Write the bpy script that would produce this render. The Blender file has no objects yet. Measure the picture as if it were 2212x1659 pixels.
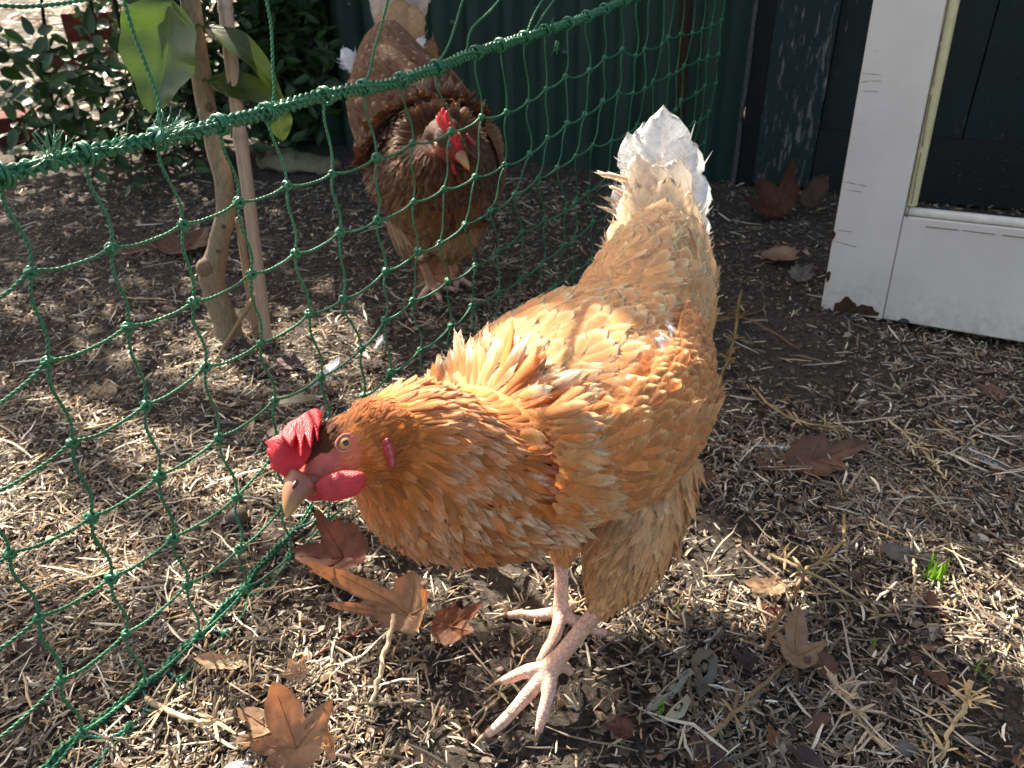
import bpy, math, random
import numpy as np
from mathutils import Vector, Matrix, Euler
from mathutils.bvhtree import BVHTree

random.seed(7)
rng = np.random.default_rng(7)
S = bpy.context.scene
COL = S.collection

# ------------------------------------------------------------------ camera
CAM_H, PITCH, ROLL, FPX = 0.54, math.radians(31.3), math.radians(-1.0), 1736.0
_fw = np.array([0, math.cos(PITCH), -math.sin(PITCH)])
_u0 = np.array([0, math.sin(PITCH), math.cos(PITCH)])
_r0 = np.array([1.0, 0, 0])
_rt = math.cos(ROLL) * _r0 + math.sin(ROLL) * _u0
_up = math.cos(ROLL) * _u0 - math.sin(ROLL) * _r0
CAM = np.array([0, 0, CAM_H])
cd = bpy.data.cameras.new('camera')
cam = bpy.data.objects.new('camera', cd)
COL.objects.link(cam)
cam.matrix_world = Matrix(((_rt[0], _up[0], -_fw[0], CAM[0]), (_rt[1], _up[1], -_fw[1], CAM[1]),
                           (_rt[2], _up[2], -_fw[2], CAM[2]), (0, 0, 0, 1)))
cd.sensor_width = 36
cd.lens = 36 * FPX / 2212
cd.clip_start = 0.02
cd.clip_end = 300
cd.dof.use_dof = True
cd.dof.focus_distance = 0.56
cd.dof.aperture_fstop = 16
S.camera = cam

# ------------------------------------------------------------------ light
SUN_AZ, SUN_EL = math.radians(35), math.radians(39.5)      # azimuth left of the viewing direction
SUN = np.array([-math.sin(SUN_AZ) * math.cos(SUN_EL), math.cos(SUN_AZ) * math.cos(SUN_EL), math.sin(SUN_EL)])
w = bpy.data.worlds.new('World')
S.world = w
w.use_nodes = True
nt = w.node_tree
sky = nt.nodes.new('ShaderNodeTexSky')
sky.sky_type = 'NISHITA'
sky.sun_disc = False
sky.sun_elevation = SUN_EL
sky.sun_rotation = -SUN_AZ
sky.dust_density = 3.0
sky.ozone_density = 0.6
nt.links.new(sky.outputs[0], nt.nodes['Background'].inputs[0])
nt.nodes['Background'].inputs[1].default_value = 0.072
sd = bpy.data.lights.new('sun', 'SUN')
sd.energy = 5.0
sd.angle = math.radians(0.5)
sd.color = (1.0, 0.965, 0.92)
sun = bpy.data.objects.new('sun', sd)
COL.objects.link(sun)
sun.rotation_euler = Vector(SUN).to_track_quat('Z', 'Y').to_euler()
sun.location = (-3, 5, 6)
S.view_settings.view_transform = 'Standard'
S.view_settings.look = 'None'
S.view_settings.gamma = 1
S.view_settings.exposure = 2.25
S.view_settings.use_white_balance = True
S.view_settings.white_balance_temperature = 7500
S.view_settings.white_balance_tint = 10
S.cycles.max_bounces = 8
S.cycles.transparent_max_bounces = 12


# ------------------------------------------------------------------ placing
def ray(x, y):
    return _rt * ((x - 1106) / FPX) + _up * (-(y - 829.5) / FPX) + _fw


def ground(x, y, z=0.0):
    d = ray(x, y)
    return CAM + d * ((z - CAM_H) / d[2])


def atd(x, y, dep):
    return CAM + ray(x, y) * dep


def aty(x, y, Y):
    d = ray(x, y)
    return CAM + d * (Y / d[1])


def onplane(x, y, p0, n):
    d = ray(x, y)
    return CAM + d * (np.dot(np.asarray(p0) - CAM, n) / np.dot(d, n))


def S2(p):      # source photograph pixels to the 2212 wide measuring grid
    return (p[0] * 0.67770, p[1] * 0.67770)


def nrm(v):
    v = np.asarray(v, float)
    return v / (np.linalg.norm(v, axis=-1, keepdims=True) + 1e-12)


def hexc(h):
    h = h.lstrip('#')
    c = [int(h[i:i + 2], 16) / 255 for i in (0, 2, 4)]
    return np.array([x / 12.92 if x <= 0.04045 else ((x + 0.055) / 1.055) ** 2.4 for x in c])


# ------------------------------------------------------------------ noise
def _hash(ix, iy, s):
    h = (ix.astype(np.int64) * 374761393 + iy.astype(np.int64) * 668265263 + s * 974711) & 0x7fffffff
    h = ((h ^ (h >> 13)) * 1274126177) & 0x7fffffff
    h = h ^ (h >> 16)
    return (h & 0xffff) / 65535.0


def vnoise(x, y, s=0):
    x = np.asarray(x, float); y = np.asarray(y, float)
    ix = np.floor(x); iy = np.floor(y)
    fx = x - ix; fy = y - iy
    fx = fx * fx * (3 - 2 * fx); fy = fy * fy * (3 - 2 * fy)
    a = _hash(ix, iy, s); b = _hash(ix + 1, iy, s); c = _hash(ix, iy + 1, s); d = _hash(ix + 1, iy + 1, s)
    return (a * (1 - fx) + b * fx) * (1 - fy) + (c * (1 - fx) + d * fx) * fy


def fbm(x, y, s=0, o=3):
    v = 0; a = 0.5; t = 0
    for k in range(o):
        v = v + a * vnoise(x * 2 ** k + 17.3 * k, y * 2 ** k + 5.1 * k, s + k); t += a; a *= 0.5
    return v / t - 0.5


def gz(x, y):
    x = np.asarray(x, float); y = np.asarray(y, float)
    return (0.016 * fbm(x * 2.6, y * 2.6, 1) + 0.012 * fbm(x * 11, y * 11, 4) + 0.009 * fbm(x * 42, y * 42, 9, 3)
            + 0.004 * fbm(x * 150, y * 150, 15, 2))


# ------------------------------------------------------------------ meshes
class MB:
    """collects verts, quads and tris with a colour and a (u, v) on every vertex"""

    def __init__(s):
        s.v = []; s.q = []; s.t = []; s.c = []; s.uv = []; s.n = 0

    def add(s, v, q=None, t=None, c=(1, 1, 1), uv=None):
        v = np.asarray(v, float).reshape(-1, 3); m = len(v)
        s.v.append(v)
        if q is not None and len(q): s.q.append(np.asarray(q, np.int64).reshape(-1, 4) + s.n)
        if t is not None and len(t): s.t.append(np.asarray(t, np.int64).reshape(-1, 3) + s.n)
        c = np.asarray(c, float)
        s.c.append(np.broadcast_to(c, (m, 3)) if c.ndim == 1 else c.reshape(-1, 3))
        s.uv.append(np.zeros((m, 2)) if uv is None else np.asarray(uv, float).reshape(-1, 2))
        s.n += m
        return s

    def mesh(s, name, org=(0, 0, 0), smooth=True):
        me = bpy.data.meshes.new(name)
        v = np.concatenate(s.v) - np.asarray(org)
        q = np.concatenate(s.q) if s.q else np.zeros((0, 4), np.int64)
        t = np.concatenate(s.t) if s.t else np.zeros((0, 3), np.int64)
        me.vertices.add(len(v)); me.vertices.foreach_set('co', v.astype(np.float32).ravel())
        lv = np.concatenate([q.ravel(), t.ravel()]).astype(np.int32)
        me.loops.add(len(lv)); me.loops.foreach_set('vertex_index', lv)
        nq, ntri = len(q), len(t)
        me.polygons.add(nq + ntri)
        st = np.concatenate([np.arange(nq) * 4, nq * 4 + np.arange(ntri) * 3]).astype(np.int32)
        me.polygons.foreach_set('loop_start', st)
        me.polygons.foreach_set('use_smooth', np.full(nq + ntri, smooth, bool))
        col = np.ones((len(v), 4), np.float32); col[:, :3] = np.concatenate(s.c)
        a = me.attributes.new('Col', 'FLOAT_COLOR', 'POINT'); a.data.foreach_set('color', col.ravel())
        a = me.attributes.new('fuv', 'FLOAT2', 'POINT'); a.data.foreach_set('vector', np.concatenate(s.uv).astype(np.float32).ravel())
        me.update(calc_edges=True)
        me.validate()
        return me


ORG = {}


def link(name, me, mat=None, parent=None, kind=None, label=None):
    o = bpy.data.objects.new(name, me)
    COL.objects.link(o)
    if mat is not None and me is not None:
        me.materials.clear(); me.materials.append(mat)
    if parent is not None: o.parent = parent
    if kind: o['kind'] = kind
    if label: o['label'] = label
    return o


def obj(name, mb, mat, parent=None, kind=None, smooth=True, label=None):
    org = ORG.get(parent.name, (0, 0, 0)) if parent is not None else (0, 0, 0)
    o = link(name, mb.mesh(name, org, smooth), mat, parent, kind, label)
    ORG[o.name] = org
    return o


def thing(name, loc, label, cat, group=None):
    o = bpy.data.objects.new(name, None)
    o.empty_display_size = 0.02
    COL.objects.link(o)
    o.location = loc
    ORG[o.name] = np.array(loc, float)
    tag(o, label, cat, group)
    return o


def tag(o, label, cat, group=None):
    o['label'] = label; o['category'] = cat
    if group: o['group'] = group
    return o


def single(name, mb, mat, loc, label, cat, group=None, smooth=True):
    o = link(name, mb.mesh(name, loc, smooth), mat)
    o.location = loc
    ORG[o.name] = np.array(loc, float)
    return tag(o, label, cat, group)


def smoothpath(P, n):
    """Catmull-Rom through the control points, n samples"""
    P = np.asarray(P, float)
    if len(P) == 2:
        t = np.linspace(0, 1, n)[:, None]
        return P[0] * (1 - t) + P[1] * t
    Q = np.vstack([2 * P[0] - P[1], P, 2 * P[-1] - P[-2]])
    s = np.linspace(0, len(P) - 1 - 1e-9, n); i = s.astype(int); f = (s - i)[:, None]
    a, b, c, d = Q[i], Q[i + 1], Q[i + 2], Q[i + 3]
    return 0.5 * ((2 * b) + (-a + c) * f + (2 * a - 5 * b + 4 * c - d) * f ** 2 + (-a + 3 * b - 3 * c + d) * f ** 3)


def frames(P, ref=None):
    T = nrm(np.gradient(P, axis=0))
    if ref is not None:
        N = nrm(np.asarray(ref) - T * (T @ np.asarray(ref))[:, None]); return T, N, np.cross(T, N)
    N = np.zeros_like(P)
    r = np.array([0, 0, 1.0]) if abs(T[0, 2]) < 0.9 else np.array([1.0, 0, 0])
    n = nrm(r - T[0] * (T[0] @ r))
    for k in range(len(P)):
        n = n - T[k] * (T[k] @ n); n = n / (np.linalg.norm(n) + 1e-12); N[k] = n
    return T, N, np.cross(T, N)


def ringquads(m, n, off=0):
    i = np.arange(m - 1)[:, None] * n; j = np.arange(n)[None]; k = (j + 1) % n
    return np.stack([i + j, i + k, i + n + k, i + n + j], -1).reshape(-1, 4) + off


def tube(mb, P, r, n=8, c=(1, 1, 1), ref=None, caps=True, flat=1.0, rfun=None):
    P = np.asarray(P, float); m = len(P)
    r = np.broadcast_to(np.asarray(r, float), (m,))
    T, N, B = frames(P, ref)
    a = np.arange(n) / n * 2 * np.pi
    rr = r[:, None] * (np.ones(n)[None] if rfun is None else rfun(np.arange(m)[:, None], a[None]))
    V = P[:, None] + N[:, None] * (rr * np.cos(a))[..., None] + B[:, None] * (rr * np.sin(a))[..., None] * flat
    seg = np.concatenate([[0], np.cumsum(np.linalg.norm(np.diff(P, axis=0), axis=1))])
    uv = np.stack([np.broadcast_to(a[None] / (2 * np.pi), (m, n)), np.broadcast_to(seg[:, None], (m, n))], -1)
    q = ringquads(m, n)
    cc = np.asarray(c, float)
    C = np.broadcast_to(cc, (m * n, 3)) if cc.ndim == 1 else np.repeat(cc, n, axis=0)
    V = V.reshape(-1, 3); t = []
    if caps:
        V = np.vstack([V, P[0] - T[0] * r[0] * 0.3, P[-1] + T[-1] * r[-1] * 0.3])
        C = np.vstack([C, C[0], C[-1]])
        uv = np.vstack([uv.reshape(-1, 2), [[0, 0], [0, seg[-1]]]])
        j = np.arange(n); k = (j + 1) % n
        t = np.vstack([np.stack([k, j, np.full(n, m * n)], -1), np.stack([(m - 1) * n + j, (m - 1) * n + k, np.full(n, m * n + 1)], -1)])
    mb.add(V, q, t, C, uv)


def box(mb, x0, x1, y0, y1, z0, z1, M=None, c=(1, 1, 1)):
    v = np.array([[x, y, z] for x in (x0, x1) for y in (y0, y1) for z in (z0, z1)], float)
    if M is not None: v = v @ M[0].T + M[1]
    q = [[0, 1, 3, 2], [4, 6, 7, 5], [0, 4, 5, 1], [2, 3, 7, 6], [0, 2, 6, 4], [1, 5, 7, 3]]
    mb.add(v, q, None, c)


def ellipsoid(mb, c, ax, n=20, m=12, col=(1, 1, 1)):
    """ax: 3x3 rows are the half axes"""
    th = np.linspace(0, np.pi, m); ph = np.arange(n) / n * 2 * np.pi
    V = (np.sin(th)[:, None, None] * (np.cos(ph)[None, :, None] * ax[0] + np.sin(ph)[None, :, None] * ax[1])
         + np.cos(th)[:, None, None] * ax[2] + np.asarray(c))
    mb.add(V.reshape(-1, 3), ringquads(m, n)[:, ::-1], None, col)


# ------------------------------------------------------------------ materials
class NT:
    def __init__(s, name):
        s.m = bpy.data.materials.new(name); s.m.use_nodes = True
        s.t = s.m.node_tree; s.b = s.t.nodes['Principled BSDF']; s.out = s.t.nodes['Material Output']

    def n(s, typ, **k):
        d = s.t.nodes.new(typ)
        for a, b in k.items(): setattr(d, a, b)
        return d

    def l(s, a, b): s.t.links.new(a, b)

    def val(s, x):
        if isinstance(x, (int, float)):
            d = s.n('ShaderNodeValue'); d.outputs[0].default_value = x; return d.outputs[0]
        return x

    def attr(s, name, out='Color'): return s.n('ShaderNodeAttribute', attribute_name=name).outputs[out]

    def math(s, op, a, b=None):
        d = s.n('ShaderNodeMath', operation=op)
        for i, x in enumerate((a, b)):
            if x is None: continue
            if isinstance(x, (int, float)): d.inputs[i].default_value = x
            else: s.l(x, d.inputs[i])
        return d.outputs[0]

    def noise(s, scale, detail=4, vec=None, rough=0.6, dist=0.0):
        d = s.n('ShaderNodeTexNoise'); d.inputs['Scale'].default_value = scale; d.inputs['Detail'].default_value = detail
        d.inputs['Roughness'].default_value = rough; d.inputs['Distortion'].default_value = dist
        if vec is not None: s.l(vec, d.inputs['Vector'])
        return d.outputs['Fac']

    def obj(s, scale=(1, 1, 1), rot=(0, 0, 0), loc=(0, 0, 0)):
        tc = s.n('ShaderNodeTexCoord'); mp = s.n('ShaderNodeMapping')
        mp.inputs['Scale'].default_value = scale; mp.inputs['Rotation'].default_value = rot; mp.inputs['Location'].default_value = loc
        s.l(tc.outputs['Object'], mp.inputs['Vector']); return mp.outputs[0]

    def ramp(s, fac, stops, interp='LINEAR'):
        d = s.n('ShaderNodeValToRGB'); d.color_ramp.interpolation = interp
        e = d.color_ramp.elements
        while len(e) < len(stops): e.new(0.5)
        for k, (p, c) in enumerate(stops):
            e[k].position = p
            c = (c, c, c) if isinstance(c, (int, float)) else c
            e[k].color = (*c, 1)
        s.l(fac, d.inputs[0]); return d.outputs['Color']

    def mix(s, fac, a, b, blend='MIX'):
        d = s.n('ShaderNodeMix', data_type='RGBA', blend_type=blend)
        for i, x in ((0, fac), (6, a), (7, b)):
            if isinstance(x, (int, float)): d.inputs[i].default_value = x if i == 0 else (x, x, x, 1)
            elif isinstance(x, (tuple, list, np.ndarray)): d.inputs[i].default_value = (*x, 1)
            else: s.l(x, d.inputs[i])
        return d.outputs[2]

    def bump(s, h, strength=0.5, dist=0.002):
        d = s.n('ShaderNodeBump'); d.inputs['Strength'].default_value = strength; d.inputs['Distance'].default_value = dist
        s.l(h, d.inputs['Height']); s.l(d.outputs[0], s.b.inputs['Normal']); return d.outputs[0]

    def base(s, c, rough=0.7, spec=0.3):
        if isinstance(c, (tuple, list, np.ndarray)): s.b.inputs['Base Color'].default_value = (*c, 1)
        else: s.l(c, s.b.inputs['Base Color'])
        s.b.inputs['Roughness'].default_value = rough
        s.b.inputs['Specular IOR Level'].default_value = spec

    def translucent(s, c, fac):
        tr = s.n('ShaderNodeBsdfTranslucent'); mx = s.n('ShaderNodeMixShader')
        if isinstance(c, (tuple, list, np.ndarray)): tr.inputs[0].default_value = (*c, 1)
        else: s.l(c, tr.inputs[0])
        mx.inputs[0].default_value = fac
        s.l(s.b.outputs[0], mx.inputs[1]); s.l(tr.outputs[0], mx.inputs[2]); s.l(mx.outputs[0], s.out.inputs[0])


def mat_soil():
    m = NT('soil')
    v = m.obj()
    n1 = m.noise(7, 5, v); n2 = m.noise(160, 6, v, 0.75); n3 = m.noise(700, 3, v, 0.7)
    c = m.ramp(n1, [(0.3, (0.017, 0.0135, 0.011)), (0.7, (0.048, 0.039, 0.031))])
    c = m.mix(m.ramp(n2, [(0.38, 0.0), (0.68, 1.0)]), c, (0.125, 0.103, 0.084))
    c = m.mix(m.math('MULTIPLY', m.ramp(n3, [(0.62, 0.0), (0.76, 1.0)]), 0.75), c, (0.26, 0.22, 0.18))
    m.base(c, 0.95, 0.15)
    h = m.math('ADD', m.math('MULTIPLY', n2, 1.0), m.math('MULTIPLY', n3, 0.5))
    m.bump(h, 0.9, 0.006)
    return m.m


def mat_col(name, rough=0.8, spec=0.2, nscale=300, var=0.35, trans=0.0, stretch=(1, 1, 1), bump=0.3):
    """takes the colour stored on the mesh and breaks it up with fine grain"""
    m = NT(name)
    c = m.attr('Col'); n = m.noise(nscale, 4, m.obj(stretch), 0.65)
    c = m.mix(1.0, c, m.ramp(n, [(0.25, 1 - var), (0.75, 1 + var)]), 'MULTIPLY')
    m.base(c, rough, spec)
    if bump: m.bump(n, bump, 0.001)
    if trans: m.translucent(c, trans)
    return m.m


def mat_feather():
    m = NT('feather')
    c = m.attr('Col')
    uv = m.n('ShaderNodeAttribute', attribute_name='fuv').outputs['Vector']
    sx = m.n('ShaderNodeSeparateXYZ'); m.l(uv, sx.inputs[0])
    au = m.math('ABSOLUTE', sx.outputs[0]); vv = sx.outputs[1]
    vf = m.math('FRACT', vv)
    n = m.noise(420, 2, m.obj(), 0.5)
    k = m.math('SUBTRACT', m.math('MULTIPLY', vv, 52), m.math('MULTIPLY', au, 14))
    k = m.math('ADD', k, m.math('MULTIPLY', n, 2.2))
    wv = m.math('SINE', m.math('MULTIPLY', k, 2 * math.pi))
    wn = m.n('ShaderNodeTexWhiteNoise', noise_dimensions='1D'); m.l(m.math('FLOOR', k), wn.inputs['W'])
    rnd = wn.outputs['Value']
    f = m.math('ADD', m.math('ADD', m.math('MULTIPLY', wv, 0.10), 0.9), m.math('MULTIPLY', rnd, 0.2))
    sh = m.ramp(au, [(0.0, 1.0), (0.09, 0.0)])                      # the quill line
    c2 = m.mix(1.0, c, f, 'MULTIPLY')
    c2 = m.mix(m.math('MULTIPLY', sh, 0.22), c2, (0.55, 0.34, 0.2))
    n2 = m.noise(130, 3, m.obj(), 0.6)
    c2 = m.mix(1.0, c2, m.ramp(n2, [(0.25, 0.84), (0.75, 1.16)]), 'MULTIPLY')
    m.base(c2, 0.58, 0.22)
    m.b.inputs['Sheen Weight'].default_value = 0.15
    m.bump(m.math('ADD', wv, m.math('MULTIPLY', sh, 1.2)), 0.3, 0.0006)
    m.translucent(c2, 0.34)
    # barbs of unequal length leave a frayed margin
    rim = m.math('MAXIMUM', au, m.math('POWER', vf, 5.0))
    cut = m.ramp(m.math('ADD', rim, m.math('MULTIPLY', m.math('SUBTRACT', rnd, 0.5), 0.34)), [(0.70, 0.0), (1.02, 1.0)])
    cut = m.math('MAXIMUM', cut, m.math('MULTIPLY', m.math('LESS_THAN', wv, -0.6), m.ramp(rim, [(0.6, 0.0), (0.95, 0.9)])))
    tp = m.n('ShaderNodeBsdfTransparent'); mx = m.n('ShaderNodeMixShader')
    src = m.out.inputs[0].links[0].from_socket
    m.l(cut, mx.inputs[0]); m.l(src, mx.inputs[1]); m.l(tp.outputs[0], mx.inputs[2]); m.l(mx.outputs[0], m.out.inputs[0])
    return m.m


def mat_twine():
    m = NT('green_twine')
    n = m.noise(900, 2, m.obj()); n2 = m.noise(9, 3, m.obj())
    c = m.ramp(n, [(0.3, (0.007, 0.09, 0.04)), (0.75, (0.03, 0.24, 0.11))])
    c = m.mix(m.ramp(n2, [(0.48, 0.0), (0.72, 0.6)]), c, (0.05, 0.21, 0.14))
    c = m.mix(1.0, c, m.attr('Col'), 'MULTIPLY')
    m.base(c, 0.36, 0.5)
    m.bump(n, 0.3, 0.0004)
    m.translucent(c, 0.1)
    return m.m


def mat_greenpaint(name, a=(0.016, 0.062, 0.042), peel=0.0, horiz=False):
    m = NT(name)
    n = m.noise(5, 5, m.obj()); n2 = m.noise(70, 5, m.obj())
    c = m.ramp(n, [(0.3, tuple(x * 0.8 for x in a)), (0.7, tuple(x * 1.2 for x in a))])
    c = m.mix(m.ramp(n2, [(0.6, 0.0), (0.8, 0.35)]), c, (0.07, 0.08, 0.07))
    if peel:
        st = (11, 130, 130) if horiz else (60, 60, 7)
        p = m.noise(2.2, 6, m.obj(st), 0.7); big = m.noise(3.5, 3, m.obj())
        f = m.ramp(m.math('ADD', p, m.math('MULTIPLY', m.math('SUBTRACT', big, 0.5), 0.5)), [(0.70 - peel, 0.0), (0.725 - peel, 1.0)])
        g = m.noise(2.0, 4, m.obj((20, 300, 300) if horiz else (300, 300, 20)), 0.7)
        c = m.mix(f, c, m.ramp(g, [(0.3, (0.04, 0.037, 0.036)), (0.7, (0.25, 0.225, 0.215))]))
        m.bump(m.math('SUBTRACT', g, m.math('MULTIPLY', f, 1.5)), 0.5, 0.001)
    else:
        m.bump(n2, 0.1, 0.001)
    m.base(c, 0.55 if not peel else 0.75, 0.3)
    return m.m


def mat_whitedoor():
    m = NT('white_paint')
    n = m.noise(6, 5, m.obj()); d = m.noise(90, 6, m.obj(), 0.75)
    c = m.ramp(n, [(0.25, (0.54, 0.485, 0.435)), (0.75, (0.69, 0.63, 0.57))])
    sx = m.n('ShaderNodeSeparateXYZ'); tc = m.n('ShaderNodeTexCoord'); m.l(tc.outputs['Object'], sx.inputs[0])
    zz = sx.outputs[2]
    low = m.ramp(m.math('ADD', zz, m.math('MULTIPLY', m.math('SUBTRACT', n, 0.5), 0.05)), [(0.0, 1.0), (0.075, 0.0)])
    dirt = m.math('MULTIPLY', low, m.ramp(d, [(0.42, 0.0), (0.7, 1.0)]))
    c = m.mix(m.math('MULTIPLY', dirt, 0.6), c, (0.27, 0.22, 0.18))
    # rubbed horizontal marks near the hinge edge
    sc = m.noise(3.0, 5, m.obj((9, 9, 110)), 0.7); patch = m.noise(14, 2, m.obj((1, 1, 0.6), loc=(3.1, 0, 1.7)))
    edge = m.ramp(sx.outputs[0], [(0.03, 1.0), (0.075, 0.0)])
    mk = m.math('MULTIPLY', m.math('MULTIPLY', edge, m.ramp(sc, [(0.6, 0.0), (0.72, 1.0)])), m.ramp(patch, [(0.5, 0.0), (0.6, 1.0)]))
    c = m.mix(m.math('MULTIPLY', mk, 0.75), c, (0.1, 0.085, 0.075))
    sp = m.noise(55, 2, m.obj()); c = m.mix(m.ramp(sp, [(0.76, 0.0), (0.8, 0.6)]), c, (0.2, 0.17, 0.15))
    m.base(c, 0.45, 0.4)
    m.bump(m.noise(40, 4, m.obj((1, 1, 0.15))), 0.12, 0.001)
    return m.m


def mat_bark():
    m = NT('sapling_bark')
    n = m.noise(2, 5, m.obj((160, 160, 45)), 0.7); b = m.noise(14, 4, m.obj())
    c = m.ramp(n, [(0.3, (0.14, 0.105, 0.07)), (0.7, (0.30, 0.235, 0.16))])
    c = m.mix(m.ramp(b, [(0.55, 0.0), (0.75, 0.5)]), c, (0.22, 0.2, 0.1))
    c = m.mix(1.0, c, m.attr('Col'), 'MULTIPLY')
    m.base(c, 0.75, 0.2); m.bump(n, 0.4, 0.0015)
    return m.m


def mat_leaf(name, trans=0.45, rough=0.5, spec=0.4, scale=60):
    m = NT(name)
    c = m.attr('Col')
    n = m.noise(scale, 5, m.obj(), 0.65)
    uv = m.n('ShaderNodeAttribute', attribute_name='fuv').outputs['Vector']
    sx = m.n('ShaderNodeSeparateXYZ'); m.l(uv, sx.inputs[0])
    au = m.math('ABSOLUTE', sx.outputs[0])
    k = m.math('SINE', m.math('SUBTRACT', m.math('MULTIPLY', sx.outputs[1], 48), m.math('MULTIPLY', au, 14)))
    ve = m.ramp(k, [(0.9, 0.0), (1.0, 1.0)])
    c = m.mix(1.0, c, m.ramp(n, [(0.25, 0.72), (0.75, 1.25)]), 'MULTIPLY')
    c = m.mix(m.math('MULTIPLY', ve, 0.3), c, m.mix(1.0, c, (1.5, 1.45, 1.1), 'MULTIPLY'))
    c = m.mix(m.ramp(au, [(0.0, 0.7), (0.05, 0.0)]), c, m.mix(1.0, c, (1.7, 1.7, 1.2), 'MULTIPLY'))
    m.base(c, rough, spec); m.bump(m.math('ADD', n, m.math('MULTIPLY', ve, 0.4)), 0.3, 0.0012)
    m.translucent(c, trans)
    return m.m


def mat_dryleaf():
    m = NT('dry_leaf')
    c = m.attr('Col'); n = m.noise(45, 6, m.obj(), 0.7); n2 = m.noise(400, 3, m.obj())
    c = m.mix(1.0, c, m.ramp(n, [(0.25, 0.5), (0.5, 0.95), (0.78, 1.45)]), 'MULTIPLY')
    sp = m.noise(160, 4, m.obj(), 0.7)
    c = m.mix(m.ramp(sp, [(0.58, 0.0), (0.68, 0.65)]), c, (0.09, 0.055, 0.035))
    c = m.mix(m.ramp(n2, [(0.7, 0.0), (0.85, 0.5)]), c, (0.08, 0.05, 0.03))
    m.base(c, 0.6, 0.3); m.bump(n, 0.35, 0.002)
    m.translucent(m.mix(1.0, c, (1.35, 0.75, 0.45), 'MULTIPLY'), 0.3)
    return m.m


def mat_skin(name, rough=0.5, scale=900, bump=0.5, trans=0.12, spec=0.4):
    m = NT(name)
    c = m.attr('Col'); v = m.n('ShaderNodeTexVoronoi'); v.inputs['Scale'].default_value = scale
    m.l(m.obj(), v.inputs['Vector'])
    n = m.noise(140, 4, m.obj())
    c = m.mix(1.0, c, m.ramp(n, [(0.25, 0.8), (0.75, 1.2)]), 'MULTIPLY')
    m.base(c, rough, spec)
    m.bump(v.outputs['Distance'], bump, 0.0006)
    m.translucent(c, trans)
    return m.m


def mat_scales():
    m = NT('scaly_leg_skin')
    c = m.attr('Col'); v = m.n('ShaderNodeTexVoronoi', feature='DISTANCE_TO_EDGE'); v.inputs['Scale'].default_value = 300
    m.l(m.obj(), v.inputs['Vector'])
    e = m.ramp(v.outputs['Distance'], [(0.0, 0.0), (0.16, 1.0)])
    c = m.mix(1.0, c, m.ramp(e, [(0.0, 0.68), (1.0, 1.05)]), 'MULTIPLY')
    dn = m.noise(70, 4, m.obj()); c = m.mix(m.ramp(dn, [(0.52, 0.0), (0.72, 0.55)]), c, (0.2, 0.14, 0.1))
    m.base(c, 0.42, 0.45); m.bump(e, 0.5, 0.0006)
    return m.m


def mat_plain(name, c, rough=0.5, spec=0.4, bumpscale=0, var=0.15):
    m = NT(name)
    n = m.noise(bumpscale or 40, 4, m.obj())
    m.base(m.mix(1.0, tuple(c), m.ramp(n, [(0.25, 1 - var), (0.75, 1 + var)]), 'MULTIPLY'), rough, spec)
    if bumpscale: m.bump(n, 0.3, 0.001)
    return m.m


def mat_brick():
    m = NT('red_brick')
    n = m.noise(30, 6, m.obj(), 0.7); n2 = m.noise(240, 4, m.obj())
    c = m.ramp(n, [(0.3, (0.05, 0.013, 0.009)), (0.7, (0.12, 0.036, 0.026))])
    c = m.mix(m.ramp(n2, [(0.62, 0.0), (0.78, 0.45)]), c, (0.16, 0.13, 0.11))
    m.base(c, 0.9, 0.15); m.bump(m.math('ADD', n, n2), 0.6, 0.004)
    return m.m


def mat_glass():
    m = NT('window_glass')
    g = m.n('ShaderNodeBsdfGlossy'); g.inputs['Roughness'].default_value = 0.03
    t = m.n('ShaderNodeBsdfTransparent'); t.inputs[0].default_value = (0.93, 0.95, 0.94, 1)
    f = m.n('ShaderNodeFresnel'); f.inputs[0].default_value = 1.35
    mx = m.n('ShaderNodeMixShader'); m.l(f.outputs[0], mx.inputs[0]); m.l(t.outputs[0], mx.inputs[1]); m.l(g.outputs[0], mx.inputs[2])
    m.l(mx.outputs[0], m.out.inputs[0])
    return m.m


M_SOIL = mat_soil()
M_STRAW = mat_col('dry_straw', 0.75, 0.2, 500, 0.3, 0.12, bump=0.2)
M_CRUMB = mat_col('soil_crumb', 0.95, 0.1, 500, 0.4)
M_FEATHER = mat_feather()
M_TWINE = mat_twine()
M_FENCE = mat_greenpaint('green_sheet_paint', (0.013, 0.042, 0.030))
M_PEEL = mat_greenpaint('peeling_green_paint', (0.010, 0.026, 0.025), 0.13)
M_PEELH = mat_greenpaint('peeling_green_paint_rail', (0.011, 0.014, 0.014), -0.02, True)
M_PANEL = mat_greenpaint('green_panel_paint', (0.007, 0.017, 0.016), 0.02)
M_WHITE = mat_whitedoor()
M_CREAM = mat_col('cream_bead_paint', 0.45, 0.4, 90, 0.12)
M_BARK = mat_bark()
M_CANE = mat_col('cane', 0.55, 0.35, 2.0, 0.25, 0, (300, 300, 12))
M_GLEAF = mat_leaf('citrus_leaf', 0.35, 0.34, 0.5, 30)
M_DLEAF = mat_leaf('shrub_leaf', 0.12, 0.38, 0.4, 40)
M_DRY = mat_dryleaf()
M_SKIN = mat_skin('bird_skin', 0.75, 700, 0.3, 0.12, 0.2)
M_COMB = mat_skin('comb_skin', 0.42, 1300, 0.65, 0.28, 0.45)
M_SCALE = mat_scales()
M_HORN = mat_col('horn', 0.35, 0.5, 200, 0.12, 0.08, bump=0.1)
M_EYE = mat_col('eye_iris', 0.15, 0.3, 900, 0.2, bump=0)
M_PUPIL = mat_plain('pupil', (0.006, 0.006, 0.007), 0.05, 0.8)
M_BRICK = mat_brick()
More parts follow.
